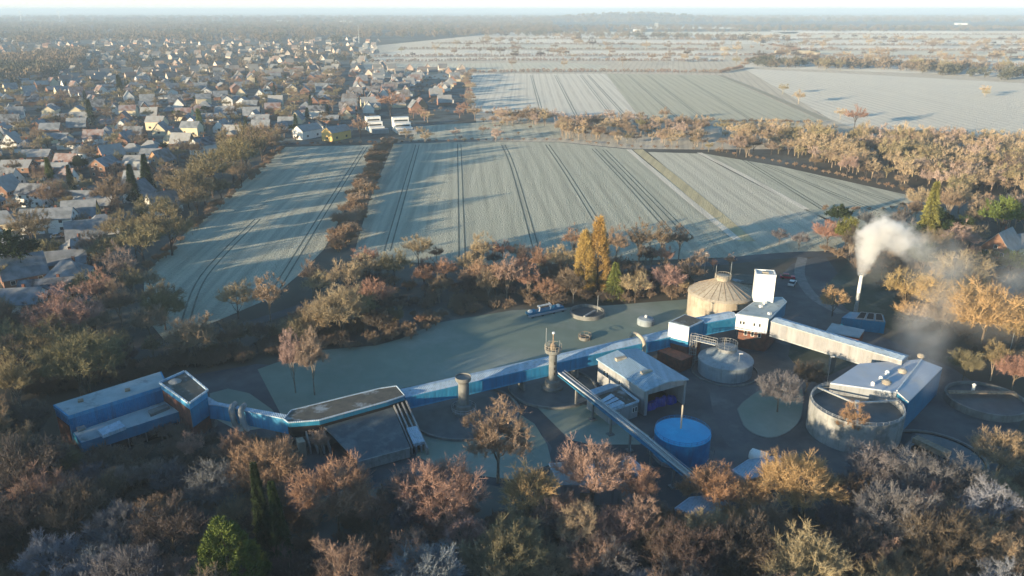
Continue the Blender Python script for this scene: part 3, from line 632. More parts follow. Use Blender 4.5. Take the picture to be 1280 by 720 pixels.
for k in range(1, 7):
    p = pa+d*(L*k/7); m = MB(); m.box((p.x, p.y, 0), (.35, .35, 4.15), math.atan2(d.y, d.x)); m.box((p.x, p.y, 0.0), (1.2, 1.2, .25), math.atan2(d.y, d.x)+.01); m.build('trestle', 'conc', t)
# --- blue tank
tc = P(851, 567)
t = thing('blue_tank', tc, 'squat bright blue round tank with flat cover in the yard', 'tank')
MB().lathe(tc, [(4.9, 0.15), (4.9, 4.35)], 64).build('wall', 'bluetank', t, smooth=False)
MB().lathe(tc, [(4.95, 4.35), (4.95, 4.5), (4.7, 4.55), (0.01, 4.95)], 64).build('cover', 'bluetop', t)
MB().lathe(tc, [(5.9, 0.0), (5.9, 0.15)], 8).build('base_slab', 'conc', t)
railing(tc, 4.85, 4.4, .7, 'railing', t, 'bluetank', 30)
km = MB(); km.tube([(tc.x+6.0*math.cos(2*math.pi*k/8), tc.y+6.0*math.sin(2*math.pi*k/8), .9) for k in range(9)], .06, 4)
for k in range(8): km.tube([(tc.x+6.0*math.cos(2*math.pi*k/8), tc.y+6.0*math.sin(2*math.pi*k/8), 0), (tc.x+6.0*math.cos(2*math.pi*k/8), tc.y+6.0*math.sin(2*math.pi*k/8), .9)], .06, 4)
km.build('fence_rail', 'conclt', t)
p0 = P(851, 536, 4.8); MB().tube([(p0.x, p0.y, 4.8), (p0.x, p0.y, 9.6)], .16, 8).build('vent_pipe', 'cream', t)
# --- round columns with basins
for (px, py, r, H_, lab, cap_r, extra, rb) in ((580, 515.5, 1.05, 7.7, 'thick weathered concrete column with flared flat cap before the blue bridge', 1.55, 0, 11.0), (690.5, 485, .85, 8.9, 'slim concrete column with railed lookout and antennas against the blue bridge', 1.7, 1, 9.3)):
    c = P(px, py)
    t = thing('basin_column', c, lab, 'column', None)
    MB().lathe(c, [(2.2, 0), (2.2, .5), (1.6, .7), (1.6, 1.9), (r, 2.0), (r, H_-1.0), (cap_r, H_-.5), (cap_r, H_)], 28).build('shaft', 'conc', t, smooth=False)
    MB().ring(c, 1.5 if not extra else 1.3, cap_r+.02, H_+.003, H_+.25, 28).build('cap_rim', 'conc', t)
    if extra:
        railing(c, 1.75, H_, 1.15, 'railing', t, 'cream', 14)
        MB().lathe(c, [(.7, H_), (.7, H_+1.2), (.15, H_+1.6), (.12, H_+3.6)], 10).build('lantern', 'rust', t)
        MB().lathe((c.x, c.y), [(.3, H_+3.6), (.3, H_+3.95)], 8).build('lamp_head', 'white', t)
        for dx in (-1.5, -.9, 1.3): MB().tube([(c.x+dx, c.y-.3, H_), (c.x+dx, c.y-.3, H_+(5.0 if dx == -1.5 else 2.2))], .05, 5).build('antenna', 'steel', t)
        for zz in (3.4, 4.6, 5.8): MB().box((c.x+.35, c.y-.86, zz), (.35, .12, .6)).build('slot_window', 'dark', t)
    else:
        railing(c, 2.4, .5, 1.0, 'railing', t, 'steel', 14)
    t = thing('round_basin', c, 'wide round basin with dark water round the ' + ('thick flared column' if not extra else 'railed lookout column'), 'basin')
    MB().ring(c, rb-.35, rb, 0, .55).build('rim', 'conc', t)
    MB().ring(c, 2.25, rb-.36, .07, .12).build('water', 'sludge', t)
# scraper walkway of the first
# --- free standing round basins
def basin(px, py, rpx, h, lab, wl, mat='conc', water='sludge', arms=0, rot=0.3, thick=.4):
    c = P(px, py); r = rpx*depth(c)/F
    t = thing('round_basin', c, lab, 'basin')
    MB().ring(c, r-thick, r, 0, h).build('rim', mat, t)
    MB().lathe(c, [(r-thick-.01, .04), (r-thick-.01, wl)], 48).build('water', water, t)
    if arms:
        for k in range(arms):
            a = rot+2*math.pi*k/arms
            p, q = (c.x+.5*math.cos(a), c.y+.5*math.sin(a)), (c.x+(r-.1)*math.cos(a), c.y+(r-.1)*math.sin(a))
            MB().wallstrip(p, q, h-.15, h+.15, .35).build('scraper_arm', 'steel', t)
        MB().lathe(c, [(.5, wl), (.5, h+.5)], 12).build('hub', 'steel', t)
    return t, c, r
t, c, r = basin(734, 393, 22, 1.1, 'small round concrete basin out on the lawn beside the blue and white machine', .3)
MB().wallstrip((c.x-1, c.y-r+.2), (c.x+2.2, c.y-.2), 1.0, 1.3, .5).build('scraper_bridge', 'steel', t)
MB().tube([(c.x+r*.6, c.y+1, 0), (c.x+r*.6, c.y+1, 5)], .06, 5).build('pole', 'steel', t)
t, c, r = basin(1065, 540, 54.5, 6.1, 'tall open round tank with grey concrete wall and scraper arms before the white roofed hall', 4.9, 'conclt', 'sludge', 3, 2.2, .35)
railing(c, r-.2, 6.1, .5, 'railing', t, 'steel', 40)
t, c, r = basin(1231, 505, 46, 1.5, 'large low round basin with pale wall near the golden trees', .9, 'conc', 'sludge', 0)
MB().wallstrip((c.x-r*.9, c.y+1.4), (c.x+r*.9, c.y+1.0), 1.6, 1.9, 1.0).build('scraper_bridge', 'rust', t)
MB().lathe((c.x-1, c.y+3), [(.3, .9), (.3, 2.6), (.45, 2.8), (.1, 3.1)], 10).build('lamp', 'white', t)
t, c, r = basin(1166, 573, 60, .9, 'round basin of blue reflecting water with a dark scraper bridge', .6, 'conc', 'water', 0)
MB().wallstrip(P(1140, 552, 1.2)[:2], P(1182, 572, 1.2)[:2], 1.0, 2.0, 1.6).build('scraper_bridge', 'rust', t)
# --- right bridge and white roofed hall
t, a, b, d, n = bridge((964, 401), (1128, 450), 8.4, 4.6, 3.2, 'covered_bridge', 'pale grey covered bridge running from the head building to the white roofed hall', 'greywhite', 'paleroof', .35, 'steel')
dr = [P(x, y, 7.2) for x, y in ((1037.8, 478.4), (1074, 454.5), (1152, 449), (1121, 490))]
t = thing('white_roofed_hall', cen([p[:2] for p in dr]), 'big hall with broad white roof and blue end, behind the open round tank', 'hall')
e = [P(1152, 449.5, 7.2), P(1178, 459.5, 6.2), P(1136, 502, 6.2), P(1121, 489, 7.2)]
MB().prism([p[:2] for p in dr], 0, 6.9).build('wall', 'panelwall', t)
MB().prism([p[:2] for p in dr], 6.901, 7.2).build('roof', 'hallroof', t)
MB().prism([e[0][:2], e[1][:2], e[2][:2], e[3][:2]], 0, [6.88, 5.9, 5.9, 6.88]).build('lean_to_wall', 'bluep', t)
MB().prism([e[0][:2], e[1][:2], e[2][:2], e[3][:2]], [6.9, 5.92, 5.92, 6.9], [7.19, 6.2, 6.2, 7.19]).build('lean_to_roof', 'hallroof', t)
MB().tube([e[0]+Vector((0, 0, .08)), e[3]+Vector((0, 0, .08))], .14, 5).build('ridge_cap', 'white', t)
for (px, py, s_) in ((1128, 465, 1.5), (1108, 479, 1.5), (1151, 446, 1.3), (1109, 467, .8), (1101, 474, .7), (1091, 481, .7)):
    p = P(px, py, 7.3); MB().lathe(p, [(s_*.5, 7.2), (s_*.5, 7.5), (s_*.62, 7.6), (s_*.3, 8.0)], 12).build('roof_vent', 'cream' if s_ > 1 else 'white', t)
# --- chimney, blue container plant and flat roof beside it
cr = base([(1052, 395), (1058, 389.5), (1104, 394), (1107, 402.5)], 3.0)
cr = [P(1052, 397, 3)[:2], P(1063, 389.5, 3)[:2], P(1104, 393.5, 3)[:2], P(1107, 403, 3)[:2]]
t = thing('boiler_container', cen(cr), 'bright blue boiler container with three framed roof panels, below the steaming chimney', 'container')
MB().prism(cr, 0, 3.0).build('body', 'bluep', t)
for k in range(3):
    f0_, f1_ = .32+.22*k, .32+.22*k+.2
    q = [lerp(cr[0], cr[3], f0_), lerp(cr[0], cr[3], f1_), lerp(cr[1], cr[2], f1_), lerp(cr[1], cr[2], f0_)]
    f_ = MB().prism(q, 3.0, 3.25).build('roof_panel', 'conclt', t); MB().prism(inset(q, .2), 3.25, 3.3).build('grating', 'dark', f_)
cb = P(1068.5, 394)
t = thing('chimney', cb, 'slim white chimney giving off a plume of steam', 'chimney')
MB().lathe(cb, [(.75, 0), (.75, .6), (.5, .7), (.46, 6.3)], 16).build('lower_stack', 'steel', t, smooth=False)
MB().lathe(cb, [(.46, 6.3), (.42, 11.0), (.3, 11.0), (.3, 10.5)], 16).build('upper_stack', 'white', t)
CH = Vector((cb.x, cb.y, 11.0))
fr_ = base([(1032, 414), (1040, 403.6), (1081, 412), (1074, 422)], 3.0)
t = thing('flat_roofed_shed', cen(fr_), 'low shed with frosted blue grey flat roof in front of the blue container', 'shed')
MB().prism(inset(fr_, .03), 0, 2.8).build('wall', 'brick', t); MB().prism(fr_, 2.8, 3.0).build('roof', 'frostroof', t)
a, b = fr_[0], fr_[3]; MB().wallstrip(lerp(a, b, .4), lerp(a, b, .55), 0, 2.2, -.1).build('door', 'rust', t)
# --- low roofs at the wood's edge
for pts_, lab, z in (([(686, 580), (788, 571), (805, 586), (784, 605), (700, 606)], 'low blue grey roofed workshop half hidden behind the rosy tree', 4.0), ([(843, 636), (862, 622), (898, 618), (912, 632), (878, 648)], 'low pale blue roofed shed under the orange trees', 3.5),
                     ([(915, 588), (935, 575), (975, 570), (985, 585), (935, 600)], 'low grey blue roofed shed behind the golden tree', 3.5)):
    q = base(pts_, z); t = thing('low_shed', cen(q), lab, 'shed')
    MB().prism(inset(q, .03), 0, z-.3).build('wall', 'panelwall', t); MB().prism(q, z-.3, z).build('roof', 'frostroof' if z > 3.8 else 'whiteroof', t)
    pm = MB()
    for i in range(len(q)): pm.tube([(q[i][0], q[i][1], z+.04), (q[(i+1) % len(q)][0], q[(i+1) % len(q)][1], z+.04)], .1, 4)
    pm.build('roof_edging', 'paleroof', t); MB().wallstrip(lerp(q[-1], q[-2], .3), lerp(q[-1], q[-2], .5), 0, 2.4, .1 if False else -.1).build('door', 'rust', t)
# gas cylinder tank
a, b = P(939, 568, 1.6), P(958, 574, 1.6)
t = thing('horizontal_cylinder_tank', ((a+b)/2).to_tuple()[:2]+(0,), 'white horizontal cylinder tank with ochre end at the yard edge', 'tank')
d = (b-a).normalized()
MB().tube([a-d*.25, a, b, b+d*.25], [.7, 1.15, 1.15, .7], 18).build('shell', 'white', t, smooth=False)
MB().tube([a-d*.3, a-d*.26], .72, 18).build('end_cap', 'cream', t)
for f in (.25, .75): q = lerp(a, b, f); MB().box((q.x, q.y, 0), (.4, 1.6, .9), math.atan2(d.y, d.x)).build('saddle', 'conc', t)
# railing enclosure near workshop
rl = MB(); q = [P(788, 574), P(787, 560), P(806, 553), P(818, 560)]
for i in range(3):
    rl.tube([q[i]+Vector((0, 0, 1.4)), q[i+1]+Vector((0, 0, 1.4))], .08, 4)
for p in q: rl.tube([p, p+Vector((0, 0, 1.4))], .08, 4)
tag(rl.build('railing', 'conclt'), 'pale railing at the corner between the workshop and the blue tank', 'railing')
# sludge press / blue-white machine on the lawn
a, b = P(661, 398), P(707, 388); d = (b-a).normalized(); n = Vector((-d.y, d.x, 0)); an = math.atan2(d.y, d.x); L = (b-a).length
t = thing('pontoon_dredger', ((a+b)/2), 'low blue and white machine on a long bed, parked on the lawn', 'machine')
MB().prism([(a-n*.5)[:2], (b-n*.5)[:2], (b+n*.3)[:2], (a+n*.3)[:2]], .3, .6).build('bed', 'panelwall', t)
MB().prism([(a+d*.5+n*.8)[:2], (b+n*.8)[:2], (b+n*2.6)[:2], (a+d*.5+n*2.6)[:2]], .35, .9).build('hull', 'bluep', t)
for f in (.08, .35, .65, .9): q = lerp(a, b, f)+n*.8; MB().box((q.x, q.y, 0), (.5, 2.8, .33), an).build('skid', 'rubber', t)
for f, hh in ((.32, 1.9), (.62, 2.1)):
    p = a+d*L*f; MB().tube([p+n*.8+Vector((0, 0, .9)), p+n*.9+d*.3+Vector((0, 0, hh)), p+n*2.4+d*.6+Vector((0, 0, hh)), p+n*2.5+d*.9+Vector((0, 0, .9))], .16, 6).build('frame_arch', 'white', t)
q = a+d*L*.48+n*1.7; MB().box((q.x, q.y, 1.9), (3.6, .3, .35), an).build('cross_beam', 'white', t)
for f in (.12, .22, .78, .88):
    q = a+d*L*f+n*1.7; MB().lathe(q, [(.65, .9), (.6, 1.3), (.3, 1.5)], 12).build('float_drum', 'white' if f in (.12, .88) else 'bluep', t)
# well structure on lawn
c = P(731, 424)
t = thing('well_head', c, 'small railed concrete well in a dark patch on the lawn', 'well')
MB().ring(c, 1.1, 1.4, 0, .8, 20).build('rim', 'conc', t); railing(c, 1.5, .0, 1.4, 'railing', t, 'rust', 8)
c = P(807, 405)
t = thing('low_round_tank', c, 'pale low round tank cover just behind the long blue bridge', 'tank')
MB().lathe(c, [(2.2, 0), (2.2, 1.2), (1.9, 1.6), (.2, 1.9)], 24).build('cover', 'greytank', t); MB().lathe(c, [(.35, 1.9), (.35, 2.4)], 10).build('vent', 'white', t)
# platform/racks behind digester: thin masts and floodlight poles
def lamp(px, py, h, lab):
    c = P(px, py); t = thing('lamp_post', c, lab, 'lamp post', 'plant lamp posts')
    MB().tube([c, c+Vector((0, 0, h))], [.09, .06], 6).build('pole', 'steel', t); MB().box((c.x+.3, c.y, h), (.8, .25, .15)).build('lamp_head', 'white', t)
lamp(807, 545, 0, '') if False else None
for px, py, h, lab in ((921, 474, 6, 'thin lamp post between the grey round tank and the brick base'), (1034, 478, 6, 'thin lamp post at the dark corner of the white roofed hall'), (880, 345, 7, 'thin pole behind the cream digester'), (1262, 440, 8, 'pale pole among the golden trees')): lamp(px, py, h, lab)

#==HOUSES==
protos = {}
def mesh_of(mb, name, mat, smooth=False):
    me = bpy.data.meshes.new(name); me.from_pydata(mb.v, [], mb.f); me.materials.append(M[mat]); me.validate(); me.update(); return me
def house_proto(key, L, W, he, hr, hip=False, near=True, dormer=False, wing=False):
    hx, hy = L/2, W/2; parts = []
    m = MB()
    if hip: m.prism([(-hx, -hy), (hx, -hy), (hx, hy), (-hx, hy)], 0, he)
    else: m.add([(-hx, -hy, 0), (-hx, hy, 0), (-hx, hy, he), (-hx, 0, hr-.12), (-hx, -hy, he), (hx, -hy, 0), (hx, hy, 0), (hx, hy, he), (hx, 0, hr-.12), (hx, -hy, he)],
                [(0, 1, 2, 3, 4)[::-1], (5, 6, 7, 8, 9), (0, 5, 9, 4), (1, 2, 7, 6)[::1], (4, 9, 8, 3), (3, 8, 7, 2)])
    if wing: m.prism([(-hx*.2, -hy-3.5), (hx*.6, -hy-3.5), (hx*.6, -hy), (-hx*.2, -hy)], 0, he*.9)
    parts.append(('wall', mesh_of(m, 'wall', 'wall'), None))
    r = MB(); o = .45; k = (hr-he)/hy; ze = he-o*k; t_ = .18
    if hip:
        rx = hx-hy*.8
        r.add([(-hx-o, -hy-o, ze), (hx+o, -hy-o, ze), (hx+o, hy+o, ze), (-hx-o, hy+o, ze), (-rx, 0, hr), (rx, 0, hr)], [(0, 1, 5, 4), (1, 2, 5), (2, 3, 4, 5), (3, 0, 4), (3, 2, 1, 0)])
    else:
        vs_ = []
        for x in (-hx-.3, hx+.3): vs_ += [(x, -hy-o, ze), (x, 0, hr), (x, hy+o, ze), (x, hy+o, ze+t_), (x, 0, hr+t_), (x, -hy-o, ze+t_)]
        r.add(vs_, [(0, 1, 4, 5), (1, 2, 3, 4), (6, 11, 10, 7), (7, 10, 9, 8), (5, 4, 10, 11), (4, 3, 9, 10), (0, 6, 7, 1), (1, 7, 8, 2), (0, 5, 11, 6), (2, 8, 9, 3)])
    if wing:
        x0, x1, y0, z0_ = -hx*.2-.2, hx*.6+.2, -hy-3.8, he*.9
        r.add([(x0, y0, z0_), (x1, y0, z0_), ((x0+x1)/2, y0, z0_+2.2), (x0, 0, z0_), (x1, 0, z0_), ((x0+x1)/2, 0, z0_+2.2)], [(0, 1, 2), (0, 2, 5, 3), (1, 4, 5, 2), (3, 5, 4), (0, 3, 4, 1)])
    parts.append(('roof', mesh_of(r, 'roof', 'roofc'), None))
    c_ = MB(); c_.box((hx*.35, .5, hr-1.0), (.7, .6, 1.9)); parts.append(('chimney', mesh_of(c_, 'chimney', 'brick'), 'roof'))
    wins = []
    nlev = 2 if he > 4.5 else 1
    if near:
        def win(px_, py_, pz, w_, h_, face, dark=False):
            f = MB(); gl = MB()
            if face == 'x': 
                s = 1 if px_ > 0 else -1
                f.prism([(px_+s*.003, py_-w_/2), (px_+s*.05, py_-w_/2), (px_+s*.05, py_+w_/2), (px_+s*.003, py_+w_/2)], pz, pz+h_)
                gl.prism([(px_+s*.052, py_-w_/2+.1), (px_+s*.07, py_-w_/2+.1), (px_+s*.07, py_+w_/2-.1), (px_+s*.052, py_+w_/2-.1)], pz+.1, pz+h_-.1)
            else:
                s = 1 if py_ > 0 else -1
                f.prism([(px_-w_/2, py_+s*.003), (px_+w_/2, py_+s*.003), (px_+w_/2, py_+s*.05), (px_-w_/2, py_+s*.05)], pz, pz+h_)
                gl.prism([(px_-w_/2+.1, py_+s*.052), (px_+w_/2-.1, py_+s*.052), (px_+w_/2-.1, py_+s*.07), (px_-w_/2+.1, py_+s*.07)], pz+.1, pz+h_-.1)
            wins.append((mesh_of(f, 'window', 'frame'), mesh_of(gl, 'pane', 'glass')))
        for lv in range(nlev):
            z_ = .9+lv*2.7
            for x in (-hx*.6, 0.0, hx*.6):
                if lv or x: win(x, -hy, z_, 1.3, 1.3, 'y')
            for y in (-hy*.5, hy*.5):
                win(-hx, y, z_, 1.2, 1.3, 'x'); win(hx, y, z_, 1.2, 1.3, 'x')
        if not hip and hr-he > 2.8: win(-hx, 0, he+.2, 1.2, 1.2, 'x'); win(hx, 0, he+.2, 1.2, 1.2, 'x')
        dmb = MB(); dmb.box((0, -hy-.03, 0), (1.1, .05, 2.1)); parts.append(('door', mesh_of(dmb, 'door', 'rust'), None))
    else:
        for s in (-1, 1):
            f = MB(); f.box((s*(hx+.02), 0, 1.2), (.06, 1.6, 1.3)); 
            f2 = MB(); f2.box((s*hx*.5, -hy-.02, 1.2), (1.6, .06, 1.3))
            wins.append((mesh_of(f, 'window', 'glass'), None)); wins.append((mesh_of(f2, 'window', 'glass'), None))
    protos[key] = (parts, wins, hr)
KINDS = {'gable': (11.5, 8.5, 3.0, 8.2), 'bungalow': (14, 9.5, 2.7, 5.6), 'tall': (11.5, 8.5, 5.5, 8.8), 'hip': (10.5, 9.5, 2.9, 6.6), 'wing': (12, 8, 3.1, 7.6), 'long': (17, 8.5, 5.2, 8.2)}
for k_, v in KINDS.items():
    for nr in (True, False): house_proto((k_, nr), *v, hip=(k_ == 'hip'), near=nr, wing=(k_ == 'wing'))
WALLC = {'white': (.78, .77, .74), 'cream': (.66, .58, .42), 'yellow': (.70, .48, .18), 'red brick': (.30, .17, .125), 'brown brick': (.24, .14, .10), 'orange brick': (.42, .25, .15)}
ROOFC = {'frosted grey': (.17, .19, .21), 'dark': (.05, .055, .065), 'red tiled': (.20, .115, .095), 'brown': (.15, .12, .10), 'pale frosted': (.30, .30, .29)}
NOUN = {'gable': 'steep gabled house', 'bungalow': 'low bungalow', 'tall': 'two storey house', 'hip': 'hipped roof house', 'wing': 'winged gable house', 'long': 'long two storey house'}
registry = []       # (root, look, px, py, dist, kindword, group)
def add_house(loc, rz, kind_, wc, rc, near, sc_=1.0, label=None, parts_on=True):
    parts, wins, hr = protos[(kind_, near)]
    look = f"{wc} {NOUN[kind_].replace(' house', '') if len((wc+' '+NOUN[kind_]+' '+rc).split())>6 else NOUN[kind_]}, {rc} roof"
    t = link(bpy.data.objects.new('house', None)); t.location = loc; t.rotation_euler = (0, 0, rz); t.scale = (sc_, sc_, sc_)
    made = {}
    for nm, me, par in parts:
        if not near and nm == 'chimney' and depth(Vector(loc)) > 520: continue
        o = link(bpy.data.objects.new(nm, me)); o.parent = made.get(par, t); made[nm] = o
        o.color = (*((WALLC[wc]) if nm == 'wall' else ROOFC[rc]), 1)
    if near or depth(Vector(loc)) < 520:
        for f, gl in wins:
            o = link(bpy.data.objects.new('window', f)); o.parent = t
            if gl: q = link(bpy.data.objects.new('pane', gl)); q.parent = o
    t['category'] = 'house'; t['group'] = 'houses of the town'
    if label: t['label'] = label
    else: registry.append([t, look, pix(Vector(loc)), depth(Vector(loc))])
    return t
HS = []  # occupied
def hp_(px, py, deg, kind_, wc, rc, lab=None, s=1.0):
    p = P(px, py); HS.append((p.x, p.y)); add_house(p, R(deg), kind_, wc, rc, depth(p) < 420, s, lab)
hp_(64, 288, 12, 'long', 'white', 'frosted grey', 'large white two storey house with grey roof, nearest white house to the trees')
hp_(103, 277, 15, 'gable', 'yellow', 'frosted grey', 'yellow walled house just behind the large white two storey house')
hp_(47, 256, -8, 'tall', 'white', 'dark', 'dark roofed house with bright white gable behind the large white house')
hp_(120, 262, 8, 'bungalow', 'brown brick', 'pale frosted', 'long low pale roofed building behind the yellow house')
hp_(110, 304, 25, 'gable', 'orange brick', 'frosted grey', 'orange brick house below the yellow house')
hp_(32, 352, 40, 'gable', 'brown brick', 'frosted grey', 'big blue grey roofed house with brown gable near the frame edge')
hp_(80, 335, 20, 'bungalow', 'brown brick', 'frosted grey'); hp_(98, 322, 60, 'hip', 'cream', 'pale frosted'); hp_(88, 352, 10, 'hip', 'cream', 'frosted grey')
hp_(22, 385, 8, 'bungalow', 'white', 'frosted grey', 'wide flat looking grey roof beside the rosy birch'); hp_(65, 372, 15, 'bungalow', 'brown brick', 'dark')
hp_(10, 232, -10, 'gable', 'white', 'dark'); hp_(24, 214, 5, 'bungalow', 'brown brick', 'pale frosted'); hp_(48, 200, 8, 'bungalow', 'red brick', 'pale frosted')
hp_(203, 207, 75, 'gable', 'orange brick', 'brown', 'orange gabled house beside the small spruces at the copse'); hp_(167, 194, 5, 'hip', 'cream', 'pale frosted'); hp_(190, 190, 0, 'hip', 'white', 'pale frosted')
hp_(176, 208, 3, 'bungalow', 'orange brick', 'pale frosted'); hp_(205, 265, 55, 'gable', 'white', 'frosted grey', 'white gabled house half hidden in the olive copse'); hp_(255, 192, 60, 'tall', 'white', 'dark')
hp_(8, 285, 15, 'hip', 'cream', 'frosted grey'); hp_(98, 255, 0, 'bungalow', 'cream', 'frosted grey'); hp_(140, 200, 50, 'gable', 'red brick', 'pale frosted')
hp_(10, 330, 15, 'gable', 'brown brick', 'frosted grey') ; hp_(130, 290, 30, 'hip', 'white', 'frosted grey')
hp_(385, 172, 60, 'long', 'white', 'pale frosted', 'white gabled row house beside the round brown tree before the white blocks'); hp_(421, 174, 60, 'long', 'yellow', 'pale frosted', 'yellow gabled row house next to the round brown tree')
hp_(1250, 318, 40, 'gable', 'brown brick', 'pale frosted', 'brick house with pale roof among evergreens near the steam'); hp_(1276, 312, 20, 'bungalow', 'cream', 'pale frosted', 'pale roofed house beyond the brick house near the steam')
# estate rows
def far_enough(x, y, dmin):
    return all((x-a)**2+(y-b)**2 > dmin*dmin for a, b in HS)
ranks = []
for row in ([(430, 148), (452, 104)], [(462, 140), (475, 92)], [(482, 122), (500, 98)], [(505, 112), (530, 92)], [(545, 122), (574, 96)], [(520, 138), (536, 133)], [(498, 134), (508, 118)], [(440, 95), (560, 92)], [(470, 88), (575, 87.5)], [(545, 135), (560, 128)]):
    a, b = P(*row[0]), P(*row[1]); L = (b-a).length; n_ = max(2, int(L/19))
    for k in range(n_+1):
        p = lerp(a, b, k/n_)+Vector((rnd.uniform(-2, 2), rnd.uniform(-2, 2), 0))
        if far_enough(p.x, p.y, 13): HS.append((p.x, p.y)); ranks.append((p, R(rnd.choice((20, 110, 15, 100))), rnd.choice(('gable', 'hip', 'wing', 'gable')), rnd.choice(('cream', 'white', 'red brick', 'orange brick')), rnd.choice(('pale frosted', 'brown', 'brown', 'frosted grey', 'red tiled'))))
tw = [tuple(P(x, max(y, 60))[:2]) for x, y in TOWN if True]
def roadside(px, py): return True
cand = []
for _ in range(26000):
    y_ = math.exp(rnd.uniform(math.log(150), math.log(1250))); x_ = rnd.uniform(-.80*y_, .02*y_)
    q = pix(Vector((x_, y_, 0)))
    if not inpoly(q, TOWN) or q[0] < -25: continue
    if q[0] > 415: continue
    # copse along the field edge stays free of houses
    if q[0] > 235 and q[1] > 172: continue
    if inpoly(q, [(205, 200), (260, 180), (350, 165), (350, 200), (240, 260), (160, 350), (110, 400), (60, 410), (150, 300)]): continue
    dm_ = 19.5 if y_ < 600 else 23
    if far_enough(x_, y_, dm_): HS.append((x_, y_)); cand.append((x_, y_))
for x_, y_ in cand:
    th = .35 + .25*math.sin(x_*.01)+.2*math.cos(y_*.008)
    ranks.append((Vector((x_, y_, 0)), th+rnd.choice((0, math.pi/2))+rnd.uniform(-.12, .12), rnd.choice(('gable', 'gable', 'bungalow', 'tall', 'hip', 'wing')), rnd.choice(('white', 'white', 'cream', 'brown brick', 'red brick', 'brown brick', 'brown brick', 'cream', 'white')), rnd.choice(('frosted grey', 'frosted grey', 'frosted grey', 'pale frosted', 'dark', 'red tiled'))))
ranks.sort(key=lambda r: r[0].length)
NMAX = 262
for (p, rz, k_, wc, rc) in ranks[:NMAX]: add_house(p, rz, k_, wc, rc, depth(p) < 420)
# farther roofs of the town as one mass
def joinmass(items, name, label, bits):
    for bi_, (mat, fn) in enumerate(bits): pass
wm_, rm_ = MB(), MB(); rr_ = random.Random(3)
for _ in range(420):
    y_ = rr_.uniform(900, 2100); x_ = rr_.uniform(-.72*y_, -.16*y_)
    q = pix(Vector((x_, y_, 0)))
    if 50 < q[1] < 98 and -20 < q[0] < 480 and far_enough(x_, y_, 20): HS.append((x_, y_)); ranks.append((Vector((x_, y_, 0)), rr_.uniform(0, 3), 'gable', 'white', 'dark'))
for (p, rz, k_, wc, rc) in ranks[NMAX:]:
    co, si = math.cos(rz), math.sin(rz)
    for mb_, me in ((wm_, protos[('gable', False)][0][0][1]), (rm_, protos[('gable', False)][0][1][1])):
        mb_.add([(v.co.x*co-v.co.y*si+p.x, v.co.x*si+v.co.y*co+p.y, v.co.z) for v in me.vertices], [tuple(f.vertices) for f in me.polygons])
M['farwall'] = surf('far_house_walls', (.70, .66, .58), (.35, .2, .14), .03, .8)
M['farroof'] = surf('far_house_roofs', (.15, .17, .19), (.24, .23, .21), .03, .8, c3=(.2, .12, .09), s3=.02)
t = thing('distant_houses', (0, 1200, 0), 'mass of tiny roofs in the farthest part of the town', 'houses'); t['kind'] = 'stuff'
for mb_, nm, mt in ((wm_, 'walls', 'farwall'), (rm_, 'roofs', 'farroof')): o = mb_.build(nm, mt, t); o['kind'] = 'stuff'
# two white stepped blocks
for i, (pa_, pb2, lab) in enumerate((((463, 166), (481, 165), 'white flat roofed block with three bright storeys, the one beside the brown tree'), ((496, 167), (516, 166), 'white flat roofed block with three bright storeys, the one beside the paddock'))):
    a, b = P(*pa_), P(*pb2); d = (b-a).normalized(); n = Vector((-d.y, d.x, 0))
    t = thing('apartment_block', (a+b)/2, lab, 'apartment block', 'white flat roofed blocks')
    for k in range(3):
        aa, bb = a+n*k*5.5, b+n*k*5.5
        MB().prism([aa[:2], bb[:2], (bb+n*5.2)[:2], (aa+n*5.2)[:2]], 0, 3.2+k*2.6).build('storey', 'white', t)
        MB().prism([(aa+d*.8-n*.06)[:2], (bb-d*.8-n*.06)[:2], (bb-d*.8-n*.004)[:2], (aa+d*.8-n*.004)[:2]], 1.0+k*2.6, 2.0+k*2.6).build('window_band', 'glass', t)
        MB().prism([(aa-n*.1-d*.1)[:2], (bb-n*.1+d*.1)[:2], (bb+n*5.0)[:2], (aa+n*5.0)[:2]], 3.201+k*2.6, 3.45+k*2.6).build('roof', 'white', t)
    MB().prism([(a+d*.5-n*6)[:2], (b+d*1.5-n*6)[:2], (b+d*1.5-n*.3)[:2], (a+d*.5-n*.3)[:2]], 0, 2.6).build('garage', 'panelwall', t)
# cars
def car_proto():
    b = MB(); b.prism([(-2.1, -.85), (2.1, -.85), (2.1, .85), (-2.1, .85)], .3, .85)
    cab = MB(); vs_ = [(-1.7, -.78, .85), (1.0, -.78, .85), (1.0, .78, .85), (-1.7, .78, .85), (-1.3, -.65, 1.42), (.35, -.65, 1.42), (.35, .65, 1.42), (-1.3, .65, 1.42)]
    cab.add(vs_, [(0, 1, 5, 4), (1, 2, 6, 5), (2, 3, 7, 6), (3, 0, 4, 7)]); rf_ = MB(); rf_.prism([(-1.3, -.65), (.35, -.65), (.35, .65), (-1.3, .65)], 1.42, 1.47)
    wh = []
    for x in (-1.3, 1.3):
        for y in (-.86, .86): m = MB(); m.tube([(x, y-.1, .32), (x, y+.1, .32)], .32, 12); wh.append(mesh_of(m, 'wheel', 'rubber'))
    return [('body', mesh_of(b, 'body', 'carpaint')), ('window_band', mesh_of(cab, 'window_band', 'glass')), ('roof', mesh_of(rf_, 'roof', 'carpaint'))]+[('wheel', w_) for w_ in wh]
cp = car_proto()
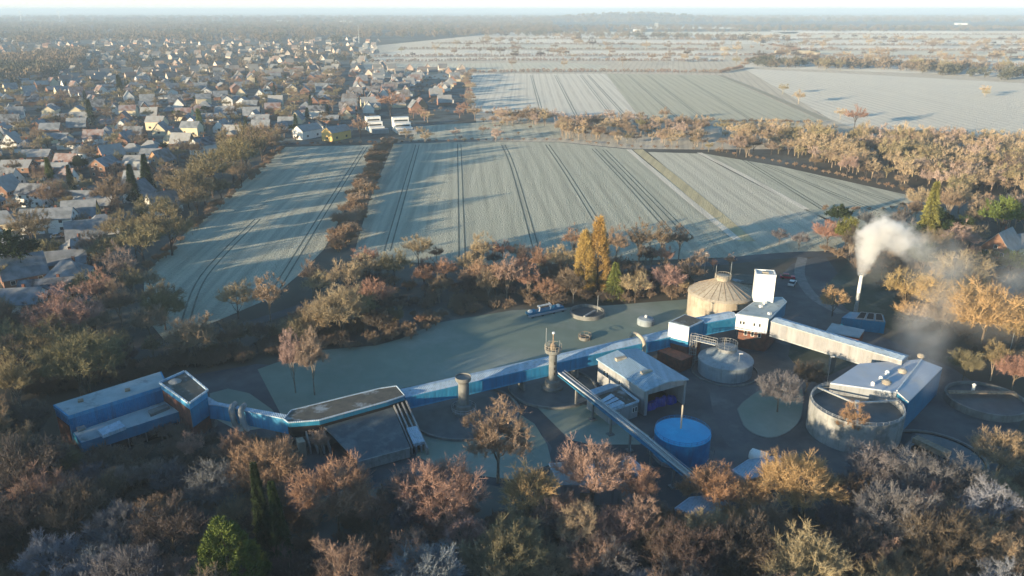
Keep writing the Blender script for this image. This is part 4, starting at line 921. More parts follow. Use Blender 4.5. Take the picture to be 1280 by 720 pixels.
for px, py, rz, col, lab in ((984, 348, -15, (.35, .02, .05), 'dark red car parked beyond the white box tower'), (72, 297, 20, (.5, .55, .6), 'silver car before the large white house'), (92, 232, 10, (.3, .35, .4), 'grey car parked by the low bungalows above the white gable'), (60, 262, 15, (.7, .7, .7), 'white car between the white gable and the large white house'), (150, 215, 30, (.05, .05, .06), 'black car near the orange gabled house'), (52, 372, 10, (.5, .55, .6), 'pale car beside the wide grey roof'), (872, 505, 20, (.03, .05, .1), 'dark car at the corner of the open fronted hall'), (990, 356, 60, (.6, .6, .6), 'white car in the shade beyond the head building')):
    if lab.startswith('dark car'): continue
    t = thing('parked_car', P(px, py), lab, 'car', 'parked cars', R(rz))
    for nm, me in cp: o = link(bpy.data.objects.new(nm, me)); o.parent = t; o.color = (*col, 1)

#==TREES==
def np_mesh(name, V, Fc, mat):
    """V (n,3), Fc (m,3) triangles"""
    me = bpy.data.meshes.new(name); V = np.asarray(V, dtype=np.float32); Fc = np.asarray(Fc, dtype=np.int32)
    me.vertices.add(len(V)); me.vertices.foreach_set('co', V.ravel())
    me.loops.add(Fc.size); me.loops.foreach_set('vertex_index', Fc.ravel())
    me.polygons.add(len(Fc)); me.polygons.foreach_set('loop_start', np.arange(0, Fc.size, 3, dtype=np.int32))
    me.polygons.foreach_set('loop_total', np.full(len(Fc), 3, dtype=np.int32))
    me.materials.append(M[mat]); me.update(calc_edges=True); return me
def blades(g_, p, d, L, wd):
    """thin triangles: start p, unit-ish dir d, length L, width wd"""
    n = len(p); rv = g_.normal(size=(n, 3)); s = np.cross(d, rv); s /= np.linalg.norm(s, axis=1)[:, None]+1e-9
    s *= (np.asarray(wd)/2)[:, None] if np.ndim(wd) else wd/2
    V = np.empty((n*3, 3)); V[0::3] = p-s; V[1::3] = p+s; V[2::3] = p+d*np.asarray(L)[:, None]
    return V, np.arange(n*3).reshape(n, 3)
def unit(v): return v/(np.linalg.norm(v, axis=1)[:, None]+1e-9)
def tri_tube(mb, pts, r, n=4): mb.tube(pts, r, n)
def mb_tris(mb):
    T = []
    for f in mb.f:
        for k in range(1, len(f)-1): T.append((f[0], f[k], f[k+1]))
    return np.array(mb.v), np.array(T)
def crown_tree(seed, Ht, Rc, cz, rz_, ncl, ntw, tl, tw_, up=.5, multi=1, lump=.16, bare=.25, tr=.22):
    """returns (trunk mesh, crown mesh, joined arrays); crown ellipsoid centre cz*Ht, vertical radius rz_*Ht, horizontal Rc"""
    g_ = np.random.default_rng(seed); rr = random.Random(seed)
    trunk = MB(); limbs = []
    for m_ in range(multi):
        bx = (rr.uniform(-.12, .12)*Rc if multi > 1 else 0, rr.uniform(-.12, .12)*Rc if multi > 1 else 0)
        lean = (rr.uniform(-.35, .35)*Rc*(1 if multi > 1 else .25), rr.uniform(-.35, .35)*Rc*(1 if multi > 1 else .25))
        pts = [(bx[0]+lean[0]*t**1.3, bx[1]+lean[1]*t**1.3, Ht*.93*t) for t in (0, .12, .3, .5, .7, .9)]
        trunk.tube(pts, [tr*1.25, tr, tr*.8, tr*.55, tr*.3, tr*.1], 7)
        limbs.append([Vector(p) for p in pts])
    # cluster centres
    u = g_.normal(size=(ncl, 3)); u = unit(u); u[:, 2] = np.abs(u[:, 2])*1.0-.45*(g_.random(ncl) < .58)*np.abs(u[:, 2])*2
    rad = .50+.50*g_.random(ncl)**.55
    lob = 1+lump*np.sin(u[:, 0]*3.1+seed)*np.cos(u[:, 1]*4.3+seed*2)+lump*.8*np.sin(u[:, 2]*5+u[:, 0]*4+seed)
    cc = u*rad[:, None]*lob[:, None]*np.array([Rc, Rc, rz_*Ht]) + np.array([0, 0, cz*Ht])
    br = MB(); nl = 9*multi
    mains = []
    for i in range(nl):
        l = limbs[i % multi]; a = 2.4*i; k = rr.choice((1, 2, 2, 3)); b = l[k].lerp(l[min(k+1, 5)], rr.random())
        tgt = Vector((math.cos(a)*Rc*.55, math.sin(a)*Rc*.55, cz*Ht+rr.uniform(-.2, .6)*rz_*Ht))
        mid = b.lerp(tgt, .5)+Vector((0, 0, -.04*Ht if rr.random() < .5 else .03*Ht))
        trunk.tube([b, mid, tgt], [tr*.55, tr*.38, tr*.2], 5); mains += [mid, tgt, b.lerp(mid, .5), mid.lerp(tgt, .5)]
    for l in limbs: mains += l[3:]
    ma = np.array([list(m_) for m_ in mains])
    for c in cc:
        j = np.argmin(np.linalg.norm(ma-c, axis=1)+.0*ma[:, 2]+np.maximum(0, ma[:, 2]-c[2])*1.5)
        br.tube([tuple(ma[j]), tuple((ma[j]+c)/2+np.array([0, 0, -.02*Ht])), tuple(c)], [tr*.24, tr*.16, tr*.07], 3)
    V0, F0 = mb_tris(br)
    nb = 9; Lb = (.24*Rc+.5)
    bc = np.repeat(cc, nb, 0); out = unit(bc-np.array([0, 0, (cz-.28)*Ht])); bd = unit(out*(1-up)+np.array([0, 0, up*.8])+g_.normal(size=bc.shape)*.55)
    LB = Lb*(.6+.8*g_.random(len(bc))); bs_ = bc-bd*.25*LB[:, None]
    VB, FB = blades(g_, bs_, bd, LB*1.15, tw_*2.2)
    n = ntw; ci = g_.integers(0, len(bc), n); t = g_.random(n)**.7
    p = bs_[ci]+bd[ci]*(t*LB[ci])[:, None]+g_.normal(size=(n, 3))*.05
    d = unit(bd[ci]*.75+np.array([0, 0, .2])+g_.normal(size=(n, 3))*.5)
    V1, F1_ = blades(g_, p, d, tl*(.35+.6*g_.random(n)), tw_*(.6+.8*g_.random(n)))
    V1 = np.vstack([VB, V1]); F1_ = np.vstack([FB, F1_+len(VB)])
    V = np.vstack([V0, V1]); Fc = np.vstack([F0, F1_+len(V0)])
    return trunk, V, Fc
def conifer(seed, Ht, Rb, n, kind_='spruce', bl=.5, bw=.12):
    g_ = np.random.default_rng(seed); trunk = MB(); trunk.tube([(0, 0, 0), (0, 0, Ht*.5), (0, 0, Ht*.97)], [Rb*.09, Rb*.06, .03], 7)
    if kind_ == 'spruce':
        t = g_.random(n)**.75; z = Ht*(.08+.9*t); a = g_.random(n)*2*np.pi
        lay = np.floor(z/ (Ht/16)); ph = (z/(Ht/16)-lay); rr = Rb*(1-(z/Ht))**.85*(1.05-.35*ph)*(.85+.25*np.sin(a*5+lay*1.7))+.1
        q = g_.random(n)**.45; p = np.stack([np.cos(a)*rr*q, np.sin(a)*rr*q, z-.18*rr*q], 1)
        d = unit(np.stack([np.cos(a), np.sin(a), -.25+0*a], 1)+g_.normal(size=(n, 3))*.4)
    else:   # rounded columnar cypress with billowing sprays
        z01 = g_.random(n); prof = np.sin(np.pi*np.clip(z01*.93+.07, 0, 1)**.62)**.75; a = g_.random(n)*2*np.pi
        l = 1+.16*np.sin(a*7+z01*23)+.13*np.sin(a*11-z01*37)+.10*np.sin(z01*61+a*3); q = (.82+.18*g_.random(n))*l
        rr = Rb*prof*q; p = np.stack([np.cos(a)*rr, np.sin(a)*rr, Ht*(.03+.96*z01)], 1)
        d = unit(np.stack([np.cos(a)*.7, np.sin(a)*.7, .8+0*a], 1)+g_.normal(size=(n, 3))*.45)
    if kind_ == 'tuft':     # upright sprays standing out from a dark body, with gaps between
        ntuft = 230; nt_ = ntuft; z01 = g_.random(nt_)**.9; prof = np.sin(np.pi*np.clip(z01*.9+.1, 0, 1)**.62)**.8; a = g_.random(nt_)*2*np.pi
        rr = Rb*prof*(.78+.26*g_.random(nt_)); tc_ = np.stack([np.cos(a)*rr, np.sin(a)*rr, Ht*(.03+.9*z01)], 1)
        ci = g_.integers(0, nt_, n); up_ = g_.random(n)
        od = np.stack([np.cos(a), np.sin(a), 0*a], 1)[ci]
        p = tc_[ci]+od*(.35*up_)[:, None]+np.array([0, 0, 1.1])*up_[:, None]+g_.normal(size=(n, 3))*(.34*(1-up_*.6))[:, None]
        d = unit(od*.6+np.array([0, 0, .8])+g_.normal(size=(n, 3))*.5)
    V, Fc = blades(g_, p, d, bl*(.5+g_.random(n)), bw*(.6+.8*g_.random(n)))
    return trunk, V, Fc
TP = {}
def reg(key, var, lod, data, crownmat, ref):
    trunk, V, Fc = data
    TP.setdefault((key, lod), []).append((mesh_of(trunk, 'trunk', 'bark'), np_mesh('crown', V, Fc, crownmat), ref, (trunk, V, Fc, crownmat)))
# ref = (height, crown width)
LODN = {0: (200, 30000, .80, .036), 1: (110, 9500, .95, .062), 2: (50, 2200, 1.2, .135)}
for lod, (ncl, ntw, tl, tw_) in LODN.items():
    for v in range(4 if lod < 2 else 3):
        s = 100+v*7+lod
        reg('oak', v, lod, crown_tree(s, 12, 6.0, .60, .38, ncl, ntw, tl, tw_, .35, 1, .2), 'crown', (12, 12))
        reg('birch', v, lod, crown_tree(s+40, 14, 4.2, .60, .38, int(ncl*.9), int(ntw*.85), tl*.9, tw_*.9, .55, 1 if v % 2 else 3, .28), 'crown', (14, 8.4))
        reg('spread', v, lod, crown_tree(s+80, 10, 6.2, .58, .36, ncl, ntw, tl*1.2, tw_, .3, 4, .24), 'crown', (10, 12.4))
    for v in range(2):
        reg('poplar', v, lod, conifer(300+v+lod, 16, 2.2, int(ntw*1.1), 'tuft', .8, tw_*1.5), 'crown', (16, 4.4))
        reg('bush', v, lod, crown_tree(320+v+lod, 4, 2.6, .5, .45, int(ncl*.6), int(ntw*.4), tl*.55, tw_*.9, .45, 5, .2, tr=.08), 'crown', (4, 5.2))
        reg('spruce', v, lod, conifer(340+v+lod, 15, 3.4, int(ntw*.9), 'spruce', .55 if lod < 2 else 1.0, .10*(1+lod*.9)), 'needle', (15, 6.2))
        reg('cypress', v, lod, conifer(360+v+lod, 13, 4.0, int(ntw*1.2), 'tuft', .36 if lod < 2 else .9, .10*(1+lod*.6)), 'needle', (13, 8))
    reg('pine', 0, lod, crown_tree(380+lod, 11, 4.6, .62, .34, int(ncl*1.0), int(ntw*2.0), tl*.5, tw_*3.0, .3, 1, .25), 'needle', (11, 9.2))
TC = {'rust': (.42, .26, .19), 'rosy': (.41, .28, .225), 'tan': (.42, .33, .22), 'golden': (.48, .34, .17), 'olive': (.29, .245, .145), 'brown': (.30, .225, .16), 'grey': (.22, .21, .22), 'dark brown': (.15, .12, .10),
      'green': (.15, .19, .05), 'dark green': (.045, .07, .03), 'yellow green': (.20, .21, .06), 'yellow': (.46, .31, .11), 'pinkish': (.42, .32, .27), 'frosty grey': (.30, .32, .36), 'orange': (.48, .31, .18)}
NAMES = {'oak': 'broad_tree', 'birch': 'birch_tree', 'spread': 'willow_tree', 'poplar': 'poplar_tree', 'bush': 'shrub', 'spruce': 'spruce_tree', 'cypress': 'cypress_tree', 'pine': 'pine_tree'}
TNOUN = {'oak': 'round crowned bare tree', 'birch': 'tall oval bare tree', 'spread': 'many stemmed bare tree', 'poplar': 'narrow poplar', 'bush': 'bare shrub', 'spruce': 'pointed spruce', 'cypress': 'dense evergreen', 'pine': 'round evergreen'}
TREES = []; treereg = []
DEFER = []; CREATE = [False]
def put_tree(loc, key, col, s, label=None, group=None, zs=1.0, var=None):
    loc = (loc[0], loc[1], 0)
    if not CREATE[0]:
        TREES.append((loc[0], loc[1], TP[(key, 0)][0][2][1]*s/2)); DEFER.append((loc, key, col, s, label, group, zs, var)); return
    d = depth(Vector((loc[0], loc[1], 5)))
    lod = 0 if d < 190 else (1 if d < 420 else 2)
    L = TP[(key, lod)]; tk, cr_, ref, _ = L[(var if var is not None else rnd.randrange(99)) % len(L)]
    c = TC[col]; j = rnd.uniform(.85, 1.15); c2 = tuple(min(.8, x*j*rnd.uniform(.95, 1.05)) for x in c)
    rzz = rnd.uniform(0, 6.28)
    t = link(bpy.data.objects.new(NAMES[key], None)); t.location = (loc[0], loc[1], 0); t.rotation_euler = (rnd.uniform(-.04, .04), rnd.uniform(-.04, .04), rzz); t.scale = (s, s, s*zs)
    o = link(bpy.data.objects.new('trunk', tk)); o.parent = t; o.color = ((.20, .16, .12, 1) if lod == 0 else (.10, .08, .065, 1)) if key not in ('birch',) else (.30, .25, .20, 1)
    o = link(bpy.data.objects.new('crown', cr_)); o.parent = t; o.color = (*c2, 1)
    t['category'] = 'shrub' if key == 'bush' else 'tree'
    t['group'] = group or 'trees'
    look = f"{col} {TNOUN[key]}"
    if label: t['label'] = label
    else: treereg.append([t, look, pix(Vector((loc[0], loc[1], 5*s))), d])
    return t
def key_tree(cx, cy, wpx, key, col, label=None, zs=1.0, var=None):
    ref = TP[(key, 0)][0][2]; s = .8
    for _ in range(8):
        z = ref[0]*s*zs*.58; p = P(cx, cy, z); s = wpx*depth(p)/F/ref[1]
    return put_tree(p, key, col, s, label, None, zs, var)
K = [ # foreground wood
 (420, 622, 102, 'oak', 'rust', 'big rust coloured tree before the dark sloping roof of the pump station'), (335, 588, 86, 'oak', 'rust', None), (296, 562, 46, 'oak', 'rust', None), (400, 552, 22, 'birch', 'pinkish', None),
 (552, 622, 100, 'oak', 'rosy', 'big rosy brown tree below the pump station troughs'), (512, 695, 48, 'birch', 'rosy', None), (580, 672, 44, 'birch', 'rosy', None), (583, 640, 30, 'birch', 'rosy', None),
 (662, 618, 74, 'oak', 'golden', 'golden orange tree beside the low blue grey workshop'), (622, 552, 78, 'birch', 'brown', 'open crowned tree with dark limbs before the thick flared column', .8), (742, 592, 86, 'oak', 'rosy', 'rosy pink tree covering the blue grey workshop roof'),
 (768, 668, 64, 'oak', 'rosy', None), (800, 612, 44, 'birch', 'rust', None), (735, 696, 62, 'oak', 'rosy', None), (640, 696, 80, 'oak', 'olive', None), (688, 708, 66, 'spread', 'tan', None),
 (893, 612, 62, 'oak', 'orange', 'orange tree leaning over the low pale blue shed'), (938, 622, 52, 'oak', 'orange', None), (860, 612, 26, 'birch', 'orange', None), (1002, 606, 98, 'spread', 'golden', 'big golden many stemmed tree before the open round tank'),
 (1012, 712, 98, 'oak', 'tan', None), (1078, 682, 40, 'birch', 'rosy', None), (1150, 602, 80, 'oak', 'grey', None), (1200, 610, 76, 'oak', 'grey', None), (1120, 648, 90, 'oak', 'grey', None), (1180, 685, 96, 'oak', 'dark brown', None),
 (1252, 566, 66, 'oak', 'tan', None), (1240, 616, 60, 'oak', 'tan', None), (1270, 640, 60, 'oak', 'tan', None), (1245, 706, 86, 'oak', 'tan', None), (1066, 530, 36, 'birch', 'orange', 'small orange tree in front of the open round tank'),
 (268, 612, 70, 'oak', 'grey', None), (215, 600, 46, 'oak', 'grey', None), (238, 560, 26, 'birch', 'rosy', None), (190, 592, 34, 'oak', 'pinkish', None), (155, 600, 36, 'oak', 'pinkish', None), (110, 600, 44, 'oak', 'grey', None),
 (288, 700, 86, 'cypress', 'green', 'bright green billowing evergreen at the bottom of the wood'), (328, 640, 34, 'spruce', 'dark green', 'dark spruce beside the bright green evergreen, taller of two', 2.1), (352, 655, 34, 'spruce', 'dark green', 'dark spruce beside the bright green evergreen, shorter of two', 1.9),
 (215, 668, 84, 'oak', 'dark brown', None), (150, 660, 70, 'oak', 'grey', None), (60, 700, 66, 'oak', 'frosty grey', None), (125, 700, 56, 'oak', 'frosty grey', None), (30, 590, 90, 'oak', 'dark brown', None), (72, 580, 50, 'oak', 'olive', None), (30, 530, 60, 'oak', 'dark brown', None),
 (20, 650, 80, 'oak', 'dark brown', None), (90, 640, 80, 'oak', 'dark brown', None), (470, 700, 70, 'oak', 'dark brown', None), (412, 705, 50, 'oak', 'dark brown', None), (860, 700, 90, 'oak', 'dark brown', None), (930, 690, 90, 'oak', 'dark brown', None), (820, 690, 60, 'oak', 'dark brown', None),
 (1090, 590, 70, 'oak', 'grey', None), (1060, 620, 60, 'oak', 'dark brown', None), (365, 450, 30, 'birch', 'pinkish', 'pinkish tall tree on the lawn corner, thinner of a close pair', 1.6, 1), (389, 450, 34, 'birch', 'pinkish', 'pinkish tall tree on the lawn corner, fuller of a close pair', 1.5, 3),
 (975, 490, 50, 'oak', 'grey', 'smoky grey bare tree on the grass island'), (1010, 470, 40, 'oak', 'dark brown', None),
 (705, 648, 62, 'oak', 'rosy', None), (832, 655, 50, 'oak', 'brown', None), (882, 662, 58, 'oak', 'tan', None), (800, 655, 44, 'birch', 'rosy', None), (600, 700, 60, 'oak', 'tan', None), (545, 668, 40, 'oak', 'rosy', None), (470, 640, 44, 'oak', 'rosy', None), (960, 660, 64, 'oak', 'brown', None), (380, 630, 40, 'oak', 'grey', None), (915, 650, 44, 'oak', 'orange', None), (770, 708, 60, 'oak', 'grey', None), (640, 655, 40, 'oak', 'brown', None), (1050, 650, 50, 'oak', 'grey', None),
 # left middle
 (185, 403, 46, 'oak', 'tan', 'pale tan round tree standing alone by the shaded field edge'), (243, 425, 62, 'oak', 'tan', None), (295, 374, 46, 'oak', 'tan', None), (335, 370, 36, 'birch', 'tan', None), (100, 452, 100, 'spread', 'olive', None), (50, 432, 80, 'spread', 'olive', None), (15, 430, 60, 'oak', 'olive', None), (135, 435, 60, 'spread', 'olive', None),
 (85, 398, 70, 'birch', 'rosy', 'rosy pink birch beside the wide grey roof', .7), (122, 365, 40, 'birch', 'rust', None), (150, 335, 36, 'birch', 'pinkish', None), (187, 352, 30, 'oak', 'tan', None), (140, 242, 46, 'oak', 'brown', 'dense brown round tree above the yellow house'),
 (210, 285, 62, 'oak', 'olive', None), (175, 300, 56, 'oak', 'olive', None), (150, 285, 46, 'oak', 'olive', None), (190, 262, 42, 'oak', 'olive', None), (232, 232, 52, 'oak', 'olive', None), (262, 214, 58, 'oak', 'olive', None), (288, 198, 56, 'oak', 'olive', None), (305, 182, 56, 'oak', 'olive', None), (325, 176, 44, 'oak', 'brown', None), (245, 250, 40, 'oak', 'olive', None), (275, 235, 30, 'oak', 'olive', None), (300, 215, 32, 'oak', 'brown', None), (340, 168, 28, 'oak', 'brown', None),
 (10, 318, 52, 'pine', 'dark green', 'dark green bushy evergreen at the frame edge above the blue grey roofed house'), (181, 214, 22, 'spruce', 'dark green', 'dark spruce beside the orange gabled house'), (163, 226, 22, 'spruce', 'dark green', None), (62, 212, 16, 'spruce', 'green', None), (112, 138, 14, 'spruce', 'dark green', None), (250, 148, 13, 'spruce', 'green', None), (222, 144, 13, 'pine', 'green', None), (150, 105, 12, 'spruce', 'dark green', None),
 (35, 285, 50, 'oak', 'olive', None), (65, 245, 40, 'oak', 'brown', None), (78, 122, 20, 'oak', 'brown', None), (130, 360, 30, 'oak', 'olive', None), (60, 310, 36, 'bush', 'olive', None),
 # north strip
 (432, 348, 48, 'oak', 'tan', None), (458, 335, 40, 'oak', 'tan', None), (492, 332, 44, 'oak', 'olive', None), (425, 390, 66, 'oak', 'tan', None), (395, 400, 50, 'oak', 'tan', None), (370, 415, 40, 'oak', 'olive', None), (470, 370, 44, 'oak', 'rust', None), (530, 345, 30, 'oak', 'rust', None), (555, 338, 32, 'oak', 'rust', 'small bright rust tree at the edge of the broad field, beside a second'), (598, 342, 34, 'oak', 'rust', None), (602, 312, 28, 'birch', 'tan', None),
 (633, 345, 34, 'birch', 'rosy', None), (660, 350, 26, 'birch', 'rust', None), (700, 325, 42, 'oak', 'tan', None), (712, 352, 34, 'oak', 'tan', None), (732, 322, 22, 'poplar', 'yellow', 'narrow yellow poplar, shorter of the twin yellow pair', 1.05), (748, 312, 24, 'poplar', 'yellow', 'narrow yellow poplar, taller of the twin yellow pair', 1.15), (769, 348, 30, 'spruce', 'yellow green', 'yellow green spruce beside the twin yellow poplars', .7),
 (795, 358, 38, 'oak', 'tan', None), (837, 350, 38, 'oak', 'rosy', 'rosy round tree beside the cream digester'), (875, 326, 20, 'birch', 'pinkish', None), (800, 300, 30, 'birch', 'brown', None), (828, 300, 30, 'birch', 'brown', None), (850, 300, 26, 'birch', 'brown', None), (770, 305, 30, 'birch', 'brown', None), (892, 330, 10, 'birch', 'rust', None), (913, 326, 12, 'birch', 'rust', None),
 # right
 (1163, 262, 32, 'spruce', 'yellow green', 'tall yellow green conifer above the steam', 1.15), (1058, 292, 26, 'pine', 'yellow green', 'green ivy clad tree beside the steam plume', 1.4), (1036, 292, 34, 'oak', 'rust', None), (1254, 272, 44, 'pine', 'green', 'round olive green pine above the brick house'), (1200, 298, 38, 'birch', 'pinkish', 'pink stemmed birch between the two green conifers', .7), (1168, 302, 38, 'oak', 'brown', None),
 (1043, 376, 36, 'oak', 'orange', 'small round orange tree beside the chimney'), (1135, 360, 56, 'oak', 'golden', None), (1165, 370, 60, 'oak', 'golden', None), (1235, 395, 88, 'oak', 'golden', 'largest golden tree over the low round basin'), (1275, 408, 62, 'oak', 'golden', None), (1200, 378, 52, 'oak', 'golden', None), (1140, 392, 40, 'bush', 'orange', None), (1180, 395, 46, 'oak', 'tan', None), (1200, 340, 60, 'oak', 'tan', None), (1270, 465, 46, 'oak', 'rust', None), (1244, 450, 30, 'birch', 'olive', None), (1208, 455, 40, 'oak', 'olive', None),
 (1180, 330, 36, 'oak', 'tan', None), (1232, 330, 30, 'pine', 'dark green', None), (1265, 330, 30, 'pine', 'green', None), (1215, 320, 30, 'oak', 'dark brown', None), (1100, 290, 30, 'oak', 'brown', None), (1120, 280, 36, 'oak', 'grey', None), (1085, 275, 26, 'oak', 'grey', None), (1000, 300, 22, 'oak', 'grey', None), (975, 295, 20, 'oak', 'grey', None), (1070, 145, 26, 'oak', 'rust', 'bright rust red tree standing at the edge of the large pale field'),
 (487, 128, 30, 'oak', 'rust', 'dense reddish round tree in the middle of the estate'), (450, 158, 26, 'oak', 'brown', 'dense brown tree beside the white flat roofed blocks'), (405, 150, 20, 'oak', 'brown', None),
]
for k_ in K: key_tree(*k_[:6], **({'zs': k_[6]} if len(k_) > 6 else {}), **({'var': k_[7]} if len(k_) > 7 else {}))
PLANT = [(50, 500), (230, 455), (500, 405), (860, 385), (990, 340), (1060, 385), (1190, 440), (1290, 480), (1290, 545), (1160, 610), (1020, 560), (960, 590), (870, 600), (820, 590), (650, 590), (640, 540), (540, 575), (440, 590), (360, 540), (250, 535), (110, 575)]
def free(x, y, r, f=.75): return all((x-a)**2+(y-b)**2 > ((r+c)*f)**2 for a, b, c in TREES)
def fill(poly, n, keys, cols, smin, smax, f=.7, zs=(.9, 1.1), tries=60, hfree=0, world=False):
    P_ = poly if world else [tuple(P(x, y)[:2]) for x, y in poly]
    xs = [p[0] for p in P_]; ys = [p[1] for p in P_]; made = 0; k = 0
    while made < n and k < n*tries:
        k += 1; x, y = rnd.uniform(min(xs), max(xs)), rnd.uniform(min(ys), max(ys))
        if not inpoly((x, y), P_): continue
        key = rnd.choice(keys); s = rnd.uniform(smin, smax); r = TP[(key, 0)][0][2][1]*s/2
        if not free(x, y, r, f): continue
        if hfree and not all((x-a)**2+(y-b)**2 > hfree**2 for a, b in HS): continue
        put_tree((x, y), key, rnd.choice(cols), s, zs=rnd.uniform(*zs)); made += 1
    return made
cols_f = ['dark brown', 'grey', 'brown', 'rosy', 'frosty grey', 'tan', 'brown']
TREES.append((P(288, 725).x, P(288, 725).y, 7.5)); TREES.append((P(340, 715).x, P(340, 715).y, 6))
fill([(-60, 650), (60, 640), (110, 668), (250, 655), (350, 680), (560, 705), (640, 700), (900, 715), (1010, 710), (1130, 680), (1340, 640), (1400, 980), (-100, 980)], 95, ['oak', 'oak', 'birch', 'spread'], cols_f, .5, .85, .62)
fill([(640, 690), (900, 700), (1010, 690), (1130, 665), (1340, 620), (1400, 980), (640, 980)], 12, ['oak', 'birch'], ['grey', 'tan', 'rosy', 'frosty grey', 'brown'], .6, .9, .55)
fill([(60, 610), (250, 585), (350, 610), (560, 660), (560, 720), (60, 680)], 22, ['bush', 'bush', 'birch'], ['brown', 'grey', 'pinkish'], .45, .6, .5)
fill([(-60, 500), (30, 500), (45, 560), (30, 620), (-60, 620)], 8, ['oak', 'birch'], ['dark brown', 'olive', 'brown'], .7, 1.0, .6)
fill([(-40, 480), (240, 445), (330, 425), (470, 395), (500, 410), (400, 430), (240, 458), (60, 490)], 26, ['oak', 'bush', 'birch'], ['dark brown', 'brown', 'olive'], .4, .8, .6)
fill([(-60, 395), (60, 400), (150, 370), (250, 395), (230, 430), (100, 470), (-60, 480)], 16, ['oak', 'spread', 'birch'], ['olive', 'tan', 'brown'], .6, .9, .65)
fill([(360, 395), (400, 345), (560, 325), (700, 318), (870, 325), (880, 345), (860, 372), (640, 384), (545, 398), (480, 425), (400, 432)], 75, ['oak', 'oak', 'bush', 'birch'], ['brown', 'dark brown', 'tan', 'rosy', 'rust', 'brown', 'dark brown'], .35, .75, .55)
fill([(200, 265), (300, 190), (348, 172), (350, 190), (250, 262), (150, 340), (120, 330)], 26, ['oak'], ['olive', 'olive', 'brown'], .6, .9, .6, hfree=7)
fill([(1010, 300), (1150, 255), (1290, 275), (1300, 345), (1180, 380), (1100, 350), (1060, 330)], 30, ['oak', 'birch', 'pine', 'oak'], ['brown', 'dark brown', 'tan'], .5, .9, .6, hfree=7)
fill([(1100, 380), (1290, 380), (1290, 470), (1190, 440)], 12, ['oak', 'bush'], ['golden', 'tan', 'brown'], .6, 1.0, .6)
fill([(700, 166), (860, 166), (1030, 178), (1290, 190), (1340, 268), (1160, 246), (980, 206), (880, 190), (790, 184), (700, 176)], 130, ['oak', 'birch', 'bush', 'oak'], ['tan', 'brown', 'brown', 'pinkish', 'tan', 'olive', 'dark brown'], .4, .95, .5)
fill([(590, 148), (700, 150), (860, 152), (860, 160), (700, 160), (590, 156)], 22, ['oak', 'bush'], ['pinkish', 'tan', 'brown'], .5, .8, .7)
fill([(545, 152), (570, 140), (586, 92), (592, 92), (590, 145), (560, 156), (500, 150), (515, 142)], 26, ['oak'], ['tan', 'brown', 'rust'], .5, .8, .5, hfree=8)
fill([(515, 168), (590, 174), (700, 176), (700, 180), (480, 180), (440, 178)], 12, ['bush', 'oak'], ['pinkish', 'tan'], .5, .6, .7)
fill([(600, 153), (760, 158), (780, 172), (600, 170)], 12, ['oak', 'bush'], ['pinkish', 'brown'], .4, .6, .9)
town_n = fill([(-40, 395), (-40, 100), (420, 85), (420, 150), (345, 180), (200, 265), (90, 385)], 190, ['oak', 'oak', 'birch', 'bush', 'pine', 'spruce', 'oak'], ['brown', 'olive', 'brown', 'dark brown', 'olive', 'dark green'], .35, .8, .8, hfree=9)
#fill([(900, 150), (1020, 96), (1060, 96), (1050, 155), (960, 130), (930, 104)], 0, ['oak'], ['tan'], .6, .8)
for (px, py, s, c) in ((978, 118, .8, 'olive'), (998, 130, .9, 'tan'), (1230, 120, .8, 'tan'), (930, 86, .9, 'brown'), (1050, 150, .7, 'tan'), (1232, 122, .6, 'olive')): 
    p = P(px, py); put_tree(p, 'oak', c, s)
# --- masses: far woods, hedges, shadow-casting wood behind the viewpoint
def mass(name, label, pts_, lod, keys, mat, smin, smax, seed=5, cat='wood', kmat=None):
    g_ = np.random.default_rng(seed); Vs = []; Fs = []; off = 0
    for (x, y) in pts_:
        key = keys[g_.integers(len(keys))]; L = TP[(key, lod)]; _, _, ref, (tr_, V, Fc, cm) = L[g_.integers(len(L))]
        s = g_.uniform(smin, smax); a = g_.uniform(0, 6.28); co, si = math.cos(a), math.sin(a)
        tv, tf = mb_tris(tr_); Va = np.vstack([V, tv]); Fa = np.vstack([Fc, tf+len(V)])
        W = np.empty_like(Va); W[:, 0] = (Va[:, 0]*co-Va[:, 1]*si)*s+x; W[:, 1] = (Va[:, 0]*si+Va[:, 1]*co)*s+y; W[:, 2] = Va[:, 2]*s
        Vs.append(W); Fs.append(Fa+off); off += len(Va)
    V = np.vstack(Vs); V0 = V.mean(0)*[1, 1, 0]; me = np_mesh(name, V-V0, np.vstack(Fs), mat); o = link(bpy.data.objects.new(name, me)); o.location = V0
    return tag(o, label, cat, None, 'stuff')
